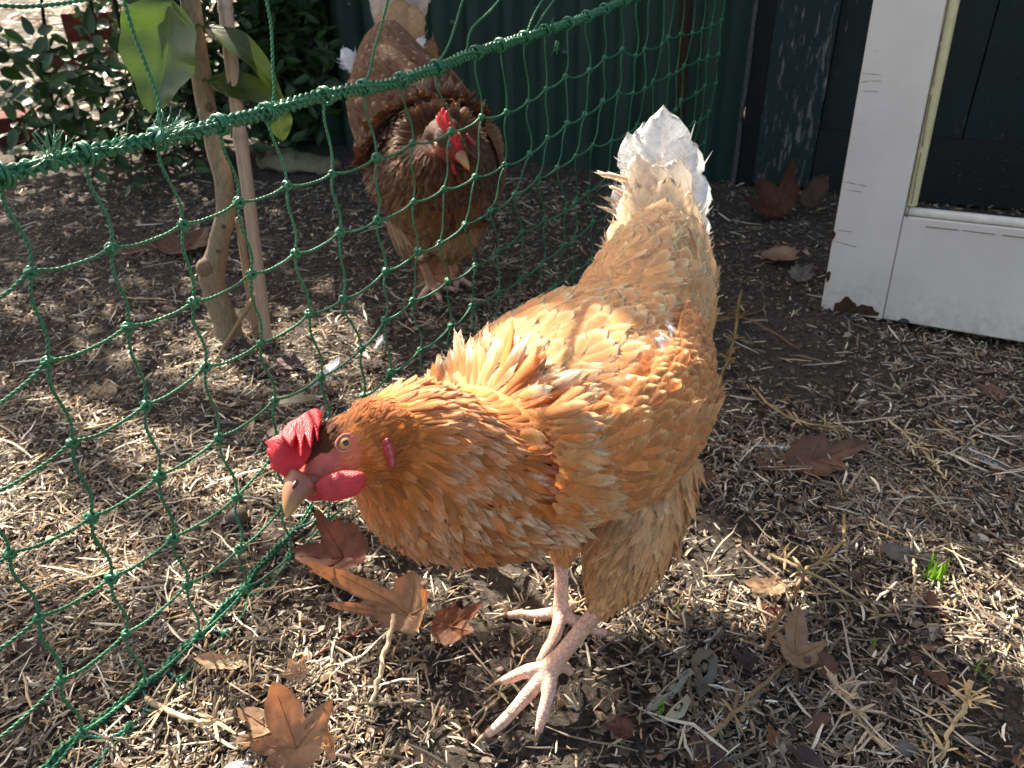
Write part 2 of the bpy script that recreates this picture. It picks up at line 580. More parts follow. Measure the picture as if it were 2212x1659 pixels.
M_RUST = mat_plain('rusty_steel', (0.03, 0.016, 0.012), 0.8, 0.2, 90, 0.5)
M_BLACK = mat_plain('black_rubbed_timber', (0.007, 0.008, 0.009), 0.7, 0.2, 60, 0.4)
M_GREYEDGE = mat_plain('worn_grey_edge', (0.06, 0.06, 0.062), 0.7, 0.2, 120, 0.5)
M_GLASS = mat_glass()
M_STONE = mat_col('pebble', 0.6, 0.3, 120, 0.2)
M_PAPER = mat_col('old_paper', 0.85, 0.1, 120, 0.2, 0.2)
M_INK = mat_plain('ink', (0.03, 0.03, 0.035), 0.8, 0.1)
M_GRASS = mat_leaf('green_sprout', 0.4, 0.5, 0.3, 200)
M_ROT = mat_plain('bare_rotten_wood', (0.055, 0.03, 0.017), 0.95, 0.1, 150, 0.6)
M_GRIME = mat_plain('brown_grime', (0.16, 0.115, 0.08), 0.9, 0.1, 150, 0.6)
M_SCUFF = mat_plain('rubbed_paint', (0.27, 0.245, 0.22), 0.8, 0.2, 200, 0.7)
M_STEEL = mat_plain('painted_screw', (0.025, 0.06, 0.045), 0.4, 0.5)

# ================================================================== GROUND
def axis(a, b, step, far):
    core = np.arange(a, b, step)
    out = 0.02 * 1.55 ** np.arange(1, 20); out = out[np.cumsum(out) < far]
    return np.concatenate([a - np.cumsum(out)[::-1], core, b + np.cumsum(out)])


gx = axis(-1.55, 1.2, 0.0055, 60); gy = axis(0.22, 2.3, 0.0055, 60)
X, Y = np.meshgrid(gx, gy)
Z = gz(X, Y)
far = np.clip((np.maximum(np.abs(X) - 2.2, np.abs(Y - 1.2) - 2.2)) / 2, 0, 1)
Z = Z * (1 - far)
mb = MB()
ny, nx = X.shape
i = (np.arange(ny - 1)[:, None] * nx + np.arange(nx - 1)[None]).ravel()
mb.add(np.stack([X, Y, Z], -1).reshape(-1, 3), np.stack([i, i + 1, i + nx + 1, i + nx], -1))
obj('ground', mb, M_SOIL, None, 'structure')

STRAW = 0.82 * np.array([hexc(h) for h in ('c8b292', 'b49c7c', 'a08a6e', '857461', '6a5c50', 'd8c8ac', '968676', 'b4905f', '786b60', 'e2d6be')]); STRAW = STRAW + 0.22 * STRAW.mean(1, keepdims=True)


def ribbon(mb, P, wd, C):
    """many bent straws at once. P (n,m,3) centre lines, wd (n,) half widths, C (n,3)"""
    n, m, _ = P.shape
    T = nrm(np.gradient(P, axis=1))
    up = np.array([0, 0, 1.0]) + rng.normal(0, 0.5, (n, 1, 3))
    Sd = nrm(np.cross(T, up)); U = np.cross(Sd, T)
    ww = wd[:, None] * (1 - 0.55 * np.abs(np.linspace(-1, 1, m)) ** 3)[None]
    V = np.stack([P - Sd * ww[..., None], P + U * ww[..., None] * 0.8, P + Sd * ww[..., None]], 2)
    idx = np.arange(n * m * 3).reshape(n, m, 3)
    q1 = np.stack([idx[:, :-1, 0], idx[:, :-1, 1], idx[:, 1:, 1], idx[:, 1:, 0]], -1).reshape(-1, 4)
    q2 = np.stack([idx[:, :-1, 1], idx[:, :-1, 2], idx[:, 1:, 2], idx[:, 1:, 1]], -1).reshape(-1, 4)
    mb.add(V.reshape(-1, 3), np.vstack([q1, q2]), None, np.repeat(C, m * 3, axis=0))


def litter_density(x, y):
    near = np.clip((1.3 - y) / 0.5, 0.14, 1)
    bare = np.clip(0.72 + 2.0 * fbm(x * 5, y * 5, 33), 0.1, 1)
    rightdirt = 1 - 0.55 * np.clip((y - 0.68) / 0.15, 0, 1) * np.clip((x - 0.1) / 0.2, 0, 1)
    behind = np.where(0.869 * x - 0.494 * y < -0.455, 0.85, 1.0)
    return near * bare * rightdirt * behind


def scatter(n, x0, x1, y0, y1):
    out = []; tot = 0
    while tot < n:
        x = rng.uniform(x0, x1, 60000); y = rng.uniform(y0, y1, 60000)
        k = rng.random(60000) < litter_density(x, y)
        edge_ = np.maximum(np.abs(x) - (0.17 + 0.70 * y), (0.30 - y) * 1.2)        # thins out away from the yard's middle
        k &= rng.random(60000) < np.clip(1.0 - edge_ * 4.0, 0.0, 1.0) ** 1.0 * np.where(edge_ > 0, 0.6, 1.0)
        out.append(np.stack([x[k], y[k]], -1)); tot += k.sum()
    return np.concatenate(out)[:n]


def straw_batch(mb, n, L0, L1, w0, w1, box4, tilt=0.18, lift=0.002, pal=STRAW):
    c = scatter(n, *box4)
    L = np.exp(rng.uniform(np.log(L0), np.log(L1), n)); a = rng.uniform(0, 2 * np.pi, n)
    k = rng.normal(0, 0.08, n); tl = rng.normal(0, tilt, n)
    t = np.linspace(-0.5, 0.5, 5)
    lx = L[:, None] * t; ly = L[:, None] * k[:, None] * (t ** 2 - 0.1) * 2 + rng.normal(0, 0.02, (n, 5)) * L[:, None]
    x = c[:, :1] + lx * np.cos(a)[:, None] - ly * np.sin(a)[:, None]
    y = c[:, 1:] + lx * np.sin(a)[:, None] + ly * np.cos(a)[:, None]
    z = gz(c[:, 0], c[:, 1])[:, None] + lift + np.abs(rng.normal(0, 0.0025, n))[:, None] + lx * tl[:, None] + np.abs(tl * L)[:, None] * 0.45
    z = np.maximum(z, gz(x, y) - 0.001)
    C = pal[rng.integers(0, len(pal), n)] * np.exp(rng.uniform(np.log(0.32), np.log(1.4), (n, 1)))
    ribbon(mb, np.stack([x, y, z], -1), rng.uniform(w0, w1, n), C)


VIEWBOX = (-1.15, 1.2, 0.08, 1.75)
mb = MB()
straw_batch(mb, 58000, 0.0025, 0.010, 0.0003, 0.0011, VIEWBOX, 0.3)
straw_batch(mb, 10800, 0.008, 0.020, 0.0004, 0.0014, VIEWBOX, 0.2)
straw_batch(mb, 3300, 0.018, 0.04, 0.0005, 0.0012, VIEWBOX, 0.2)
straw_batch(mb, 1000, 0.03, 0.07, 0.0006, 0.0014, VIEWBOX, 0.13, 0.004)
# dead tufts: stalks that rise and bend over from one root
nt_ = 1260
c = scatter(nt_, *VIEWBOX); c = np.repeat(c, 6, axis=0); n = len(c)
a = rng.uniform(0, 2 * np.pi, n); L = rng.uniform(0.006, 0.022, n); e = rng.uniform(0.15, 1.1, n)
base = np.repeat(rng.normal(0, 0.6, nt_), 6); a = a * 0.6 + base
t = np.linspace(0, 1, 5)[None]
out = L[:, None] * (t * np.cos(e)[:, None] + 0.35 * t ** 2 * np.sin(e)[:, None]); upz = L[:, None] * (t * np.sin(e)[:, None] - 0.4 * t ** 2 * np.sin(e)[:, None])
c = c + rng.normal(0, 0.0025, c.shape)
P = np.stack([c[:, :1] + out * np.cos(a)[:, None], c[:, 1:] + out * np.sin(a)[:, None], gz(c[:, 0], c[:, 1])[:, None] + upz], -1)
ribbon(mb, P, rng.uniform(0.0004, 0.0012, n), STRAW[rng.integers(0, 10, n)] * rng.uniform(0.6, 1.15, (n, 1)))
obj('straw_litter', mb, M_STRAW, None, 'stuff')

# flakes of broken leaf lying in the straw
mb = MB()
n = 12000
c = scatter(n, *VIEWBOX); a = rng.uniform(0, 2 * np.pi, n); sz = np.exp(rng.uniform(np.log(0.0012), np.log(0.0065), n))
ang = np.linspace(0, 2 * np.pi, 7)[:-1][None] + rng.uniform(-0.4, 0.4, (n, 6))
rad = sz[:, None] * rng.uniform(0.5, 1.2, (n, 6))
lx = rad * np.cos(ang) * 1.3; ly = rad * np.sin(ang) * 0.8
tx, ty = rng.normal(0, 0.35, (2, n))
x = c[:, :1] + lx * np.cos(a)[:, None] - ly * np.sin(a)[:, None]; y = c[:, 1:] + lx * np.sin(a)[:, None] + ly * np.cos(a)[:, None]
z0 = gz(c[:, 0], c[:, 1]) + 0.0025 + rng.random(n) * 0.003
z = z0[:, None] + lx * tx[:, None] + ly * ty[:, None]
V = np.concatenate([np.stack([x, y, z], -1), np.stack([c[:, 0], c[:, 1], z0 + sz * rng.normal(0.1, 0.25, n)], -1)[:, None]], 1)
b = np.arange(n)[:, None] * 7
T = np.stack([np.stack([b[:, 0] + k, b[:, 0] + (k + 1) % 6, b[:, 0] + 6], -1) for k in range(6)], 1).reshape(-1, 3)
pal = np.array([hexc(h) for h in ('7a6252', '6a5548', '8f7660', '9f8b74', '5d4a42', 'b3a48e', '7d5f4a')])
mb.add(V.reshape(-1, 3), None, T, np.repeat(pal[rng.integers(0, 7, n)] * rng.uniform(0.6, 1.1, (n, 1)), 7, axis=0))
obj('leaf_flakes', mb, M_DRY, None, 'stuff', smooth=False)

# crumbs of earth
mb = MB()
n = 16000
c = np.stack([rng.uniform(-0.85, 0.95, n * 3), rng.uniform(0.27, 1.9, n * 3)], -1)
c = c[np.abs(c[:, 0]) < 0.2 + 0.72 * c[:, 1]][:n]; n = len(c)
o6 = np.array([[1, 0, 0], [-1, 0, 0], [0, 1, 0], [0, -1, 0], [0, 0, 1], [0, 0, -1]], float)
ft = np.array([[0, 2, 4], [2, 1, 4], [1, 3, 4], [3, 0, 4], [2, 0, 5], [1, 2, 5], [3, 1, 5], [0, 3, 5]])
sz = np.exp(rng.uniform(np.log(0.0008), np.log(0.0042), n))
V = o6[None] * sz[:, None, None] * rng.uniform(0.6, 1.3, (n, 6, 3)) + rng.normal(0, 0.15, (n, 6, 3)) * sz[:, None, None]
V = V + np.concatenate([c, (gz(c[:, 0], c[:, 1]) + sz * 0.3)[:, None]], 1)[:, None]
mb.add(V.reshape(-1, 3), None, (ft[None] + np.arange(n)[:, None, None] * 6).reshape(-1, 3),
       np.repeat(np.array([0.095, 0.077, 0.062]) * rng.uniform(0.35, 1.9, (n, 1)), 6, axis=0))
obj('soil_crumbs', mb, M_CRUMB, None, 'stuff')

# coarse sunlit litter far off behind the bricks
mb = MB()
n = 2600
c = np.stack([rng.uniform(-4.0, -0.9, n), rng.uniform(2.2, 6.0, n)], -1)
L = rng.uniform(0.03, 0.14, n); a = rng.uniform(0, 6.28, n); t = np.linspace(-0.5, 0.5, 4)
P = np.stack([c[:, :1] + L[:, None] * t * np.cos(a)[:, None], c[:, 1:] + L[:, None] * t * np.sin(a)[:, None],
              gz(c[:, 0], c[:, 1])[:, None] + 0.006 + rng.random((n, 1)) * 0.02 + rng.normal(0, 0.12, (n, 1)) * L[:, None] * t], -1)
ribbon(mb, P, rng.uniform(0.0015, 0.009, n), STRAW[rng.integers(0, 10, n)] * rng.uniform(0.7, 1.1, (n, 1)))
obj('far_straw_litter', mb, M_STRAW, None, 'stuff')

# ================================================================== FENCE, POSTS, OLD GREEN DOOR
FA = np.array([-0.66, 2.185, 0.0]); FD = nrm([0.925, -0.385, 0.0]); FN = np.array([-FD[1], FD[0], 0]) * -1   # FN faces the yard
FENCE_H = 1.58
fence = thing('corrugated_fence', FA, 'dark green corrugated iron fence behind the netted hen', 'fence')


def sheet(s0, s1, off):
    mb = MB()
    per = 0.088; s = np.arange(s0, s1 + 1e-6, per / 12); zz = np.array([-0.01, 0.3, 0.6, 1.0, FENCE_H])
    ph = s / per * 2 * np.pi
    d = 0.0150 * np.sin(ph) + 0.002 * np.sin(3 * ph) + off
    P = FA + FD * s[:, None] + FN * d[:, None]
    V = P[None] + np.array([0, 0, 1.0]) * zz[:, None, None]
    m = len(s); i = (np.arange(len(zz) - 1)[:, None] * m + np.arange(m - 1)[None]).ravel()
    nV = len(zz) * m
    B = V.reshape(-1, 3) - FN * 0.0012
    q = np.stack([i, i + 1, i + m + 1, i + m], -1)
    mb.add(np.vstack([V.reshape(-1, 3), B]), np.vstack([q, q[:, ::-1] + nV]))
    return mb


s_end = (ground(1584, 402) - FA) @ FD
print('fence end', s_end)
for s0, s1, off in ((0.0, 0.76, 0.0), (0.74, s_end, 0.0035)):
    obj('corrugated_sheet', sheet(s0, s1, off), M_FENCE, fence)
mb = MB(); box(mb, 0, 1.21, -0.075, -0.03, 0.12, 0.17, (np.stack([FD, FN, [0, 0, 1]], 1), FA)); obj('rail', mb, M_BLACK, fence)
mb = MB(); box(mb, 0, 1.21, -0.075, -0.03, 1.2, 1.25, (np.stack([FD, FN, [0, 0, 1]], 1), FA)); obj('rail', mb, M_BLACK, fence)
for s_, z_ in ((0.154, 0.45), (0.33, 0.33), (0.418, 0.41), (0.594, 0.30), (0.682, 0.36), (0.858, 0.25)):
    p = FA + FD * s_ + FN * 0.0165 + np.array([0, 0, z_])
    mb = MB(); tube(mb, np.stack([p, p + FN * 0.002, p + FN * 0.0022, p + FN * 0.006]), [0.0075, 0.0075, 0.0045, 0.004], 6)
    obj('screw', mb, M_STEEL, fence)

# rusty pole in front of the last sheet
a = aty(1467, 262, 1.70); pb = ground(1452, 385); pb[1] = 1.712
ptop = a + (a - pb) / (a[2] - pb[2]) * (1.25 - a[2])
mb = MB(); tube(mb, smoothpath([pb - [0, 0, 0.02], a, ptop], 12), 0.0125, 10)
single('rusty_pole', mb, M_RUST, pb, 'thin dark rusty pole standing before the end of the iron fence', 'pole')

# black post filling the black gap beside the fence, with a worn grey edge
CP = ground(1588, 402)
mb = MB(); D2 = nrm([0.93, -0.36, 0.0]); N2 = np.array([D2[1], -D2[0], 0]);
Rm = np.stack([D2, N2, [0, 0, 1.0]], 1)
post = thing('corner_post', CP, 'black post with worn grey edge filling the black gap between fence and old green door', 'post')
mb = MB(); box(mb, 0.0, 0.0335, -0.05, 0.0, -0.01, 1.5, (Rm, CP)); obj('post_shaft', mb, M_BLACK, post, smooth=False)
mb = MB()
zz = np.linspace(-0.01, 1.5, 60); wv = 0.009 + 0.003 * np.sin(zz * 31) + 0.002 * np.sin(zz * 77)
L_ = np.stack([np.full(60, -0.0095), np.full(60, 0.004), zz], 1); R_ = np.stack([-0.0095 + wv, np.full(60, 0.004), zz], 1)
L2 = L_ - [0, 0.045, 0]; R2 = R_ - [0, 0.045, 0]
R_ = np.minimum(R_, [-0.0005, 9, 9]); R2 = np.minimum(R2, [-0.0005, 9, 9])
V = np.stack([L_, R_, R2, L2], 1).reshape(-1, 3) @ Rm.T + CP
mb.add(V, ringquads(60, 4)); obj('edge_strip', mb, M_GREYEDGE, post, smooth=False)

# old green panelled door standing behind the white one
DP = CP + D2 * 0.034
old = thing('old_green_door', DP, 'old dark green timber door with flaking paint behind the white door', 'door')
Md = (Rm, DP)
mb = MB(); box(mb, 0.0, 0.113, -0.03, 0.0, 0.012, 1.5, Md); obj('stile', mb, M_PEEL, old, smooth=False)
mb = MB(); box(mb, 0.115, 2.2, -0.03, -0.0025, 0.004, 0.128, Md); obj('bottom_rail', mb, M_PEELH, old, smooth=False)
mb = MB(); box(mb, 0.002, 2.2, -0.045, -0.031, 0.0, 1.5, Md); obj('light_stop_board', mb, M_BLACK, old, smooth=False)  # added behind the boards to stop light leaking through their joints
for k in range(16):
    mb = MB(); x0 = 0.1155 + k * 0.13; box(mb, x0, x0 + 0.127, -0.028, -0.0125 - 0.0007 * (k % 2), 0.1285, 1.5, Md)
    obj('panel_board', mb, M_PANEL, old, smooth=False)

# ================================================================== WHITE DOOR
W0 = ground(1772, 668); W1 = ground(2212, 742, 0.0135)
WD = nrm(W1 - W0); WB = nrm(np.array([-WD[1], WD[0], 0.0]))          # WB points away from the camera
lean = math.radians(7.5)
WU = WB * math.sin(lean) + np.array([0, 0, 1.0]) * math.cos(lean); WU = nrm(WU - WD * (WU @ WD)); WNf = np.cross(WD, WU)   # WNf faces the camera
if WNf[1] > 0: WNf = -WNf
Wm = np.stack([WD, -WNf, WU], 1)
white = thing('white_door', W0, 'weathered white door with an open panel leaning against the old green door', 'door')
white.rotation_euler = Matrix(Wm.tolist()).to_euler()
ORG[white.name] = np.zeros(3)      # its parts are modelled in the door's own axes


def wp(x, y):
    p = onplane(x, y, W0, WNf) - W0
    return p @ WD, p @ WU


sx1 = wp(1930, 690)[0]; zr = wp(1975, 470)[1]; xo = wp(1950, 470)[0]
print('door stile', sx1, xo, 'rail', zr, 'top left px x0 check', wp(1880, 2))
TH = 0.036
def bevbox(mb, x0, x1, y0, y1, z0, z1, b=0.0015):
    xs = [x0, x0 + b, x1 - b, x1]
    ring = lambda x, i: [(x, y0 + i, z0 + b - (b - i) * 0), (x, y0 + i, z1 - b), (x, y0 + b, z1 - i), (x, y1 - b, z1 - i), (x, y1 - i, z1 - b), (x, y1 - i, z0 + b), (x, y1 - b, z0 + i), (x, y0 + b, z0 + i)]
    V = np.array(ring(x0, b) + ring(x0 + b, 0) + ring(x1 - b, 0) + ring(x1, b), float)
    q = ringquads(4, 8)
    mb.add(np.vstack([V, [[x0, (y0 + y1) / 2, (z0 + z1) / 2], [x1, (y0 + y1) / 2, (z0 + z1) / 2]]]), q,
           [[(k + 1) % 8, k, 32] for k in range(8)] + [[24 + k, 24 + (k + 1) % 8, 33] for k in range(8)])
mb = MB(); bevbox(mb, 0, xo, 0, TH, 0, 1.9); obj('stile', mb, M_WHITE, white, smooth=False)
mb = MB(); bevbox(mb, xo + 0.0008, 0.75, 0.0004, TH, 0.001, zr); obj('bottom_rail', mb, M_WHITE, white, smooth=False)
mb = MB(); bevbox(mb, 0.751, 0.85, 0, TH, 0, 1.9); obj('stile', mb, M_WHITE, white, smooth=False)
mb = MB(); bevbox(mb, xo + 0.0008, 0.75, 0.0004, TH, 1.8, 1.9); obj('top_rail', mb, M_WHITE, white, smooth=False)
cream = hexc('d9d2a6')
mb = MB(); bevbox(mb, xo + 0.001, xo + 0.0135, 0.004, 0.016, zr + 0.0125, 1.799, 0.003)
mb.c = [np.broadcast_to(cream, x.shape) for x in mb.c]; obj('glazing_bead', mb, M_CREAM, white)
mb = MB(); bevbox(mb, xo + 0.001, 0.75, 0.004, 0.016, zr + 0.0005, zr + 0.0120, 0.003)
mb.c = [np.broadcast_to(hexc('d5d0c8'), x.shape) for x in mb.c]; obj('glazing_bead', mb, M_CREAM, white)


def patch(name, pts, mat, th=0.0006):
    P = np.array([wp(*p) for p in pts]); n = len(P)
    f = np.stack([P[:, 0], np.full(n, -th), P[:, 1]], 1); b = f + [0, th * 2, 0]
    cc = f.mean(0)
    mb = MB(); mb.add(np.vstack([f, b, cc]), [[k, (k + 1) % n, n + (k + 1) % n, n + k] for k in range(n)], [[(k + 1) % n, k, 2 * n] for k in range(n)])
    obj(name, mb, mat, white, smooth=False)


patch('bare_patch', [(1800, 672), (1803, 655), (1815, 652), (1825, 641), (1832, 640), (1838, 650), (1848, 655), (1852, 664), (1862, 657), (1875, 661), (1884, 661), (1890, 672), (1901, 676), (1896, 683), (1870, 681), (1840, 677)], M_ROT)
patch('bare_patch', [(1793, 503), (1801, 499), (1806, 504), (1803, 513), (1796, 521), (1789, 517)], M_ROT)
patch('bare_patch', [(1784, 592), (1790, 585), (1795, 588), (1792, 604), (1786, 611)], M_ROT)
patch('bare_patch', [(1940, 692), (1950, 687), (1962, 690), (1966, 697), (1950, 699)], M_GREYEDGE)
for (xa, ya, xb, yb, wd_) in ((2050, -20, 2031, 90, 2.6), (2030, 98, 2014, 190, 2.0), (2010, 205, 1990, 318, 2.8), (1988, 330, 1968, 440, 2.2), (1965, 446, 1957, 470, 3.0)):
    patch('grime_line', [(xa, ya), (xa + wd_, ya), ((xa + xb) / 2 + wd_ * 0.5, (ya + yb) / 2), (xb + wd_, yb), (xb, yb), ((xa + xb) / 2 - 1.0, (ya + yb) / 2)], M_GRIME, 0.0003)
for (xa, ya, xb, yb, wd_) in ((2000, 489, 2070, 496, 1.6), (2080, 497, 2150, 506, 1.2), (2165, 507, 2230, 515, 1.6)):
    patch('grime_line', [(xa, ya), (xb, yb), (xb, yb + wd_), (xa, ya + wd_)], M_GRIME, 0.0006)
for (xa, ya, xb, yb) in ((1862, 158, 1902, 161), (1860, 177, 1880, 174), (1880, 174, 1905, 175), (1863, 196, 1898, 197), (1820, 392, 1850, 397), (1850, 397, 1872, 402), (1828, 410, 1862, 414), (1806, 497, 1840, 500), (1800, 520, 1850, 533)):
    a_, b_ = (xa, ya), (xb, yb); mid = ((xa + xb) / 2, (ya + yb) / 2 - 0.6)
    patch('scuff', [a_, mid, b_, (xb - 2, yb + 1.6), (mid[0], mid[1] + 2.0), (xa + 3, ya + 1.5)], M_SCUFF, 0.0002)

# ================================================================== BRICKS
def brick(px, py, z, sx, sy, sz, yaw, label):
    c = ground(px, py, z)
    R = np.array([[math.cos(yaw), -math.sin(yaw), 0], [math.sin(yaw), math.cos(yaw), 0], [0, 0, 1.0]])
    me = MB(); g = 7
    bm_v = []; bm_q = []
    # a box with chipped, uneven faces
    def face(o, u, v):
        k = len(bm_v) and sum(len(x) for x in bm_v)
        s = np.linspace(0, 1, g); A, B = np.meshgrid(s, s)
        P = o + A[..., None] * u + B[..., None] * v
        bm_v.append(P.reshape(-1, 3)); i = (np.arange(g - 1)[:, None] * g + np.arange(g - 1)[None]).ravel()
        bm_q.append(np.stack([i, i + 1, i + g + 1, i + g], -1) + (k or 0))
    a, b, d = np.array([sx, 0, 0.]), np.array([0, sy, 0.]), np.array([0, 0, sz])
    o = -a / 2 - b / 2 - d
    face(o + d, a, b); face(o, b, a); face(o, a, d); face(o + b, d, a); face(o, d, b); face(o + a, b, d)
    V = np.concatenate(bm_v); ctr = np.array([0, 0, -sz / 2]); hs = np.array([sx, sy, sz]) / 2
    rel = (V - ctr) / hs
    e = np.sort(np.abs(rel), axis=1)[:, 1]
    V = ctr + rel * hs * (1 - 0.045 * np.clip((e - 0.75) / 0.25, 0, 1)[:, None]) + 0.0035 * np.stack([fbm(V[:, 0] * 30 + V[:, 2] * 40 + px, V[:, 1] * 30 + k * 9, 50 + k) for k in range(3)], 1)
    me.add(V @ R.T + c, np.concatenate(bm_q))
    return single('brick', me, M_BRICK, c - [0, 0, sz], label, 'brick', 'old bricks heaped beside the shrub')


brick(205, 22, 0.20, 0.23, 0.11, 0.10, 0.25, 'dark brick at the top of the heap with a sunlit upper face')
brick(222, 32, 0.10, 0.24, 0.12, 0.10, 0.2, 'brick under the topmost brick of the heap, deep in shade')
brick(170, 108, 0.085, 0.24, 0.13, 0.085, 0.3, 'brick with a flat grey top lying on the step below the topmost brick')
brick(185, 175, 0.02, 0.22, 0.10, 0.05, 0.3, 'brick half sunk in the ground below the grey topped brick')
brick(75, 240, 0.07, 0.21, 0.11, 0.07, 0.35, 'nearest red brick with a pale sunlit top, left of the sapling')
brick(135, 262, 0.05, 0.20, 0.09, 0.06, -0.2, 'red brick between the nearest brick and the big citrus leaf')
p = ground(172, 262, 0.03); mb = MB()
ellipsoid(mb, p, np.diag([0.022, 0.018, 0.016]), 12, 8, hexc('cfc4b4'))
mb.v[0] = mb.v[0] + 0.006 * np.stack([fbm(mb.v[0][:, k] * 60 + 3 * k, mb.v[0][:, (k + 1) % 3] * 60, 70 + k) for k in range(3)], 1)
single('stone', mb, M_STONE, p, 'pale sunlit lump of mortar on the red bricks', 'stone')
p = ground(640, 352, 0.012); mb = MB()
ellipsoid(mb, p, np.array([[0.10, -0.03, 0], [0.015, 0.05, 0], [0, 0, 0.026]]), 44, 26, hexc('6e6852'))
v = mb.v[0]; mb.v[0] = v + 0.03 * np.stack([fbm(v[:, k] * 40 + 3 * k, v[:, (k + 1) % 3] * 40 + v[:, 2] * 13, 80 + k, 4) for k in range(3)], 1)
single('stone', mb, M_STONE, p, 'low mossy stone lying behind the bamboo cane at the fence foot', 'stone')

# ================================================================== LEAVES (living)
def blade(base, tip, nor, width, droop=0.0, fold=0.25, col=(0.1, 0.2, 0.03), nv=12, nu=7, wave=0.0, tipcurl=0.0, prof=None):
    base, tip = np.asarray(base, float), np.asarray(tip, float)
    D = tip - base; L = np.linalg.norm(D); D = D / L
    N = nrm(np.asarray(nor) - D * (np.asarray(nor) @ D)); B = np.cross(N, D)
    v = np.linspace(0, 1, nv); u = np.linspace(-1, 1, nu)
    wv = (np.sin(np.pi * v ** 0.8) ** 0.75) * (1 - 0.25 * v) if prof is None else prof(v)
    U, Vv = np.meshgrid(u, v)
    Wd = width * 0.5 * wv[:, None]
    P = (base + D * (Vv * L)[..., None] + B * (U * Wd)[..., None]
         + N * (fold * np.abs(U) * Wd + droop * L * np.sin(np.pi * Vv) + tipcurl * L * Vv ** 3 + wave * width * np.sin(Vv * 17 + U * 2) * np.abs(U))[..., None])
    i = (np.arange(nv - 1)[:, None] * nu + np.arange(nu - 1)[None]).ravel()
    c = np.asarray(col) * (1 + 0.35 * np.clip(np.abs(U) - 0.6, 0, 1))[..., None] * np.array([1.15, 1, 0.9])
    return P.reshape(-1, 3), np.stack([i, i + 1, i + nu + 1, i + nu], -1), c.reshape(-1, 3), np.stack([U, Vv], -1).reshape(-1, 2)


# ---------------------------------------------------------------- sapling
SB = ground(498, 728)
TOC = np.array([0.1, -0.9, 0.35])
sap = thing('sapling', SB, 'young citrus sapling with grey trunk and a few large yellow green leaves behind the net', 'sapling')
tp = [(498, 738, 1.03), (488, 700, 1.03), (470, 645, 1.03), (459, 595, 1.03), (470, 535, 1.03), (487, 455, 1.03), (482, 385, 1.03), (462, 300, 1.03), (440, 200, 1.03), (421, 80, 1.03), (405, -40, 1.03), (392, -150, 1.04), (388, -230, 1.045)]
TP = smoothpath([aty(*q) for q in tp], 60)
tr = np.interp(np.linspace(0, 1, 60), [0, 0.08, 0.2, 0.26, 0.32, 0.5, 0.75, 1], [0.0195, 0.0175, 0.0165, 0.0178, 0.0135, 0.0118, 0.0118, 0.009])
mb = MB(); tube(mb, TP, tr, 16, (1, 1, 1), rfun=lambda i, a: 1 + 0.05 * np.sin(3 * a + i * 0.3) + 0.04 * np.sin(i * 1.1 + a))
trunk = obj('trunk', mb, M_BARK, sap)
g0 = aty(447, 578, 1.022); mb = MB(); ellipsoid(mb, g0, np.array([[0.014, 0.001, 0.006], [0, 0.012, 0], [-0.005, 0, 0.013]]), 14, 10, (0.8, 0.72, 0.65)); obj('graft_bump', mb, M_BARK, sap)
for q in ((470, 540, 0.0055), (452, 232, 0.005), (461, 268, 0.006), (483, 488, 0.004)):
    p = aty(q[0], q[1], 1.02); mb = MB(); ellipsoid(mb, p, np.eye(3) * q[2] * np.array([[1], [0.8], [1.2]]), 10, 6, (0.45, 0.4, 0.32)); obj('bud_scar', mb, M_BARK, sap)
GL = np.array([0.046, 0.098, 0.018]); GY = np.array([0.052, 0.092, 0.014])


def sap_leaf(bpx, tpx, wpx, nor, droop=0.05, fold=0.2, col=GL, yb=1.0, yt=1.0, at=None, tipcurl=0.0, wave=0.03):
    b, t = aty(*bpx, yb), aty(*tpx, yt)
    width = wpx * yb * 1.0 / FPX * 1.05
    mb = MB(); V, q, c, uv = blade(b, t, nor, width, droop, fold, col, 18, 9, wave, tipcurl); mb.add(V, q, None, c, uv)
    lf = obj('leaf', mb, M_GLEAF, sap)
    if at is not None:
        a = aty(*at); mb = MB(); tube(mb, smoothpath([a, (a + b) / 2 + [0, 0, 0.004], b], 8), 0.0013, 6, GL * 1.3); obj('leaf_stalk', mb, M_GLEAF, lf)
    return lf


sap_leaf((368, -6), (338, 246), 205, (-0.3, -0.85, 0.35), -0.04, 0.3, GL, 0.99, 0.97, (404, -30, 1.02), 0.06)
sap_leaf((436, 58), (618, 212), 62, (0.25, -0.5, 0.85), 0.16, 0.25, GY * 0.8, 1.02, 1.0, (424, 62, 1.02), -0.08)
sap_leaf((448, 176), (640, 232), 62, (0.15, -0.75, 0.6), 0.12, 0.22, GY * 0.72, 1.02, 1.03, (437, 178, 1.02), -0.05)
sap_leaf((596, 230), (612, 305), 60, (0.2, -0.9, 0.2), 0.03, 0.3, GY * 0.7, 1.04, 1.03, None)
sap_leaf((392, -60), (300, 20), 70, (-0.2, -0.6, 0.7), 0.05, 0.25, GL * 0.9, 1.02, 1.03, (402, -62, 1.02))
for k in range(0):                       # the top of the sapling above the frame
    a_ = rng.uniform(0, 6.28); h = 0.60 + 0.06 * k
    cpt = TP[np.argmin(np.abs(TP[:, 2] - h))]; d = np.array([math.cos(a_), math.sin(a_), 0.1])
    mb = MB(); V, q, c_, uv = blade(cpt + d * 0.02, cpt + d * 0.15 - [0, 0, 0.05], [d[0] * .3, d[1] * .3, 1], 0.06, 0.08, 0.2, GL, 10, 5); mb.add(V, q, None, c_, uv); obj('leaf', mb, M_GLEAF, sap)

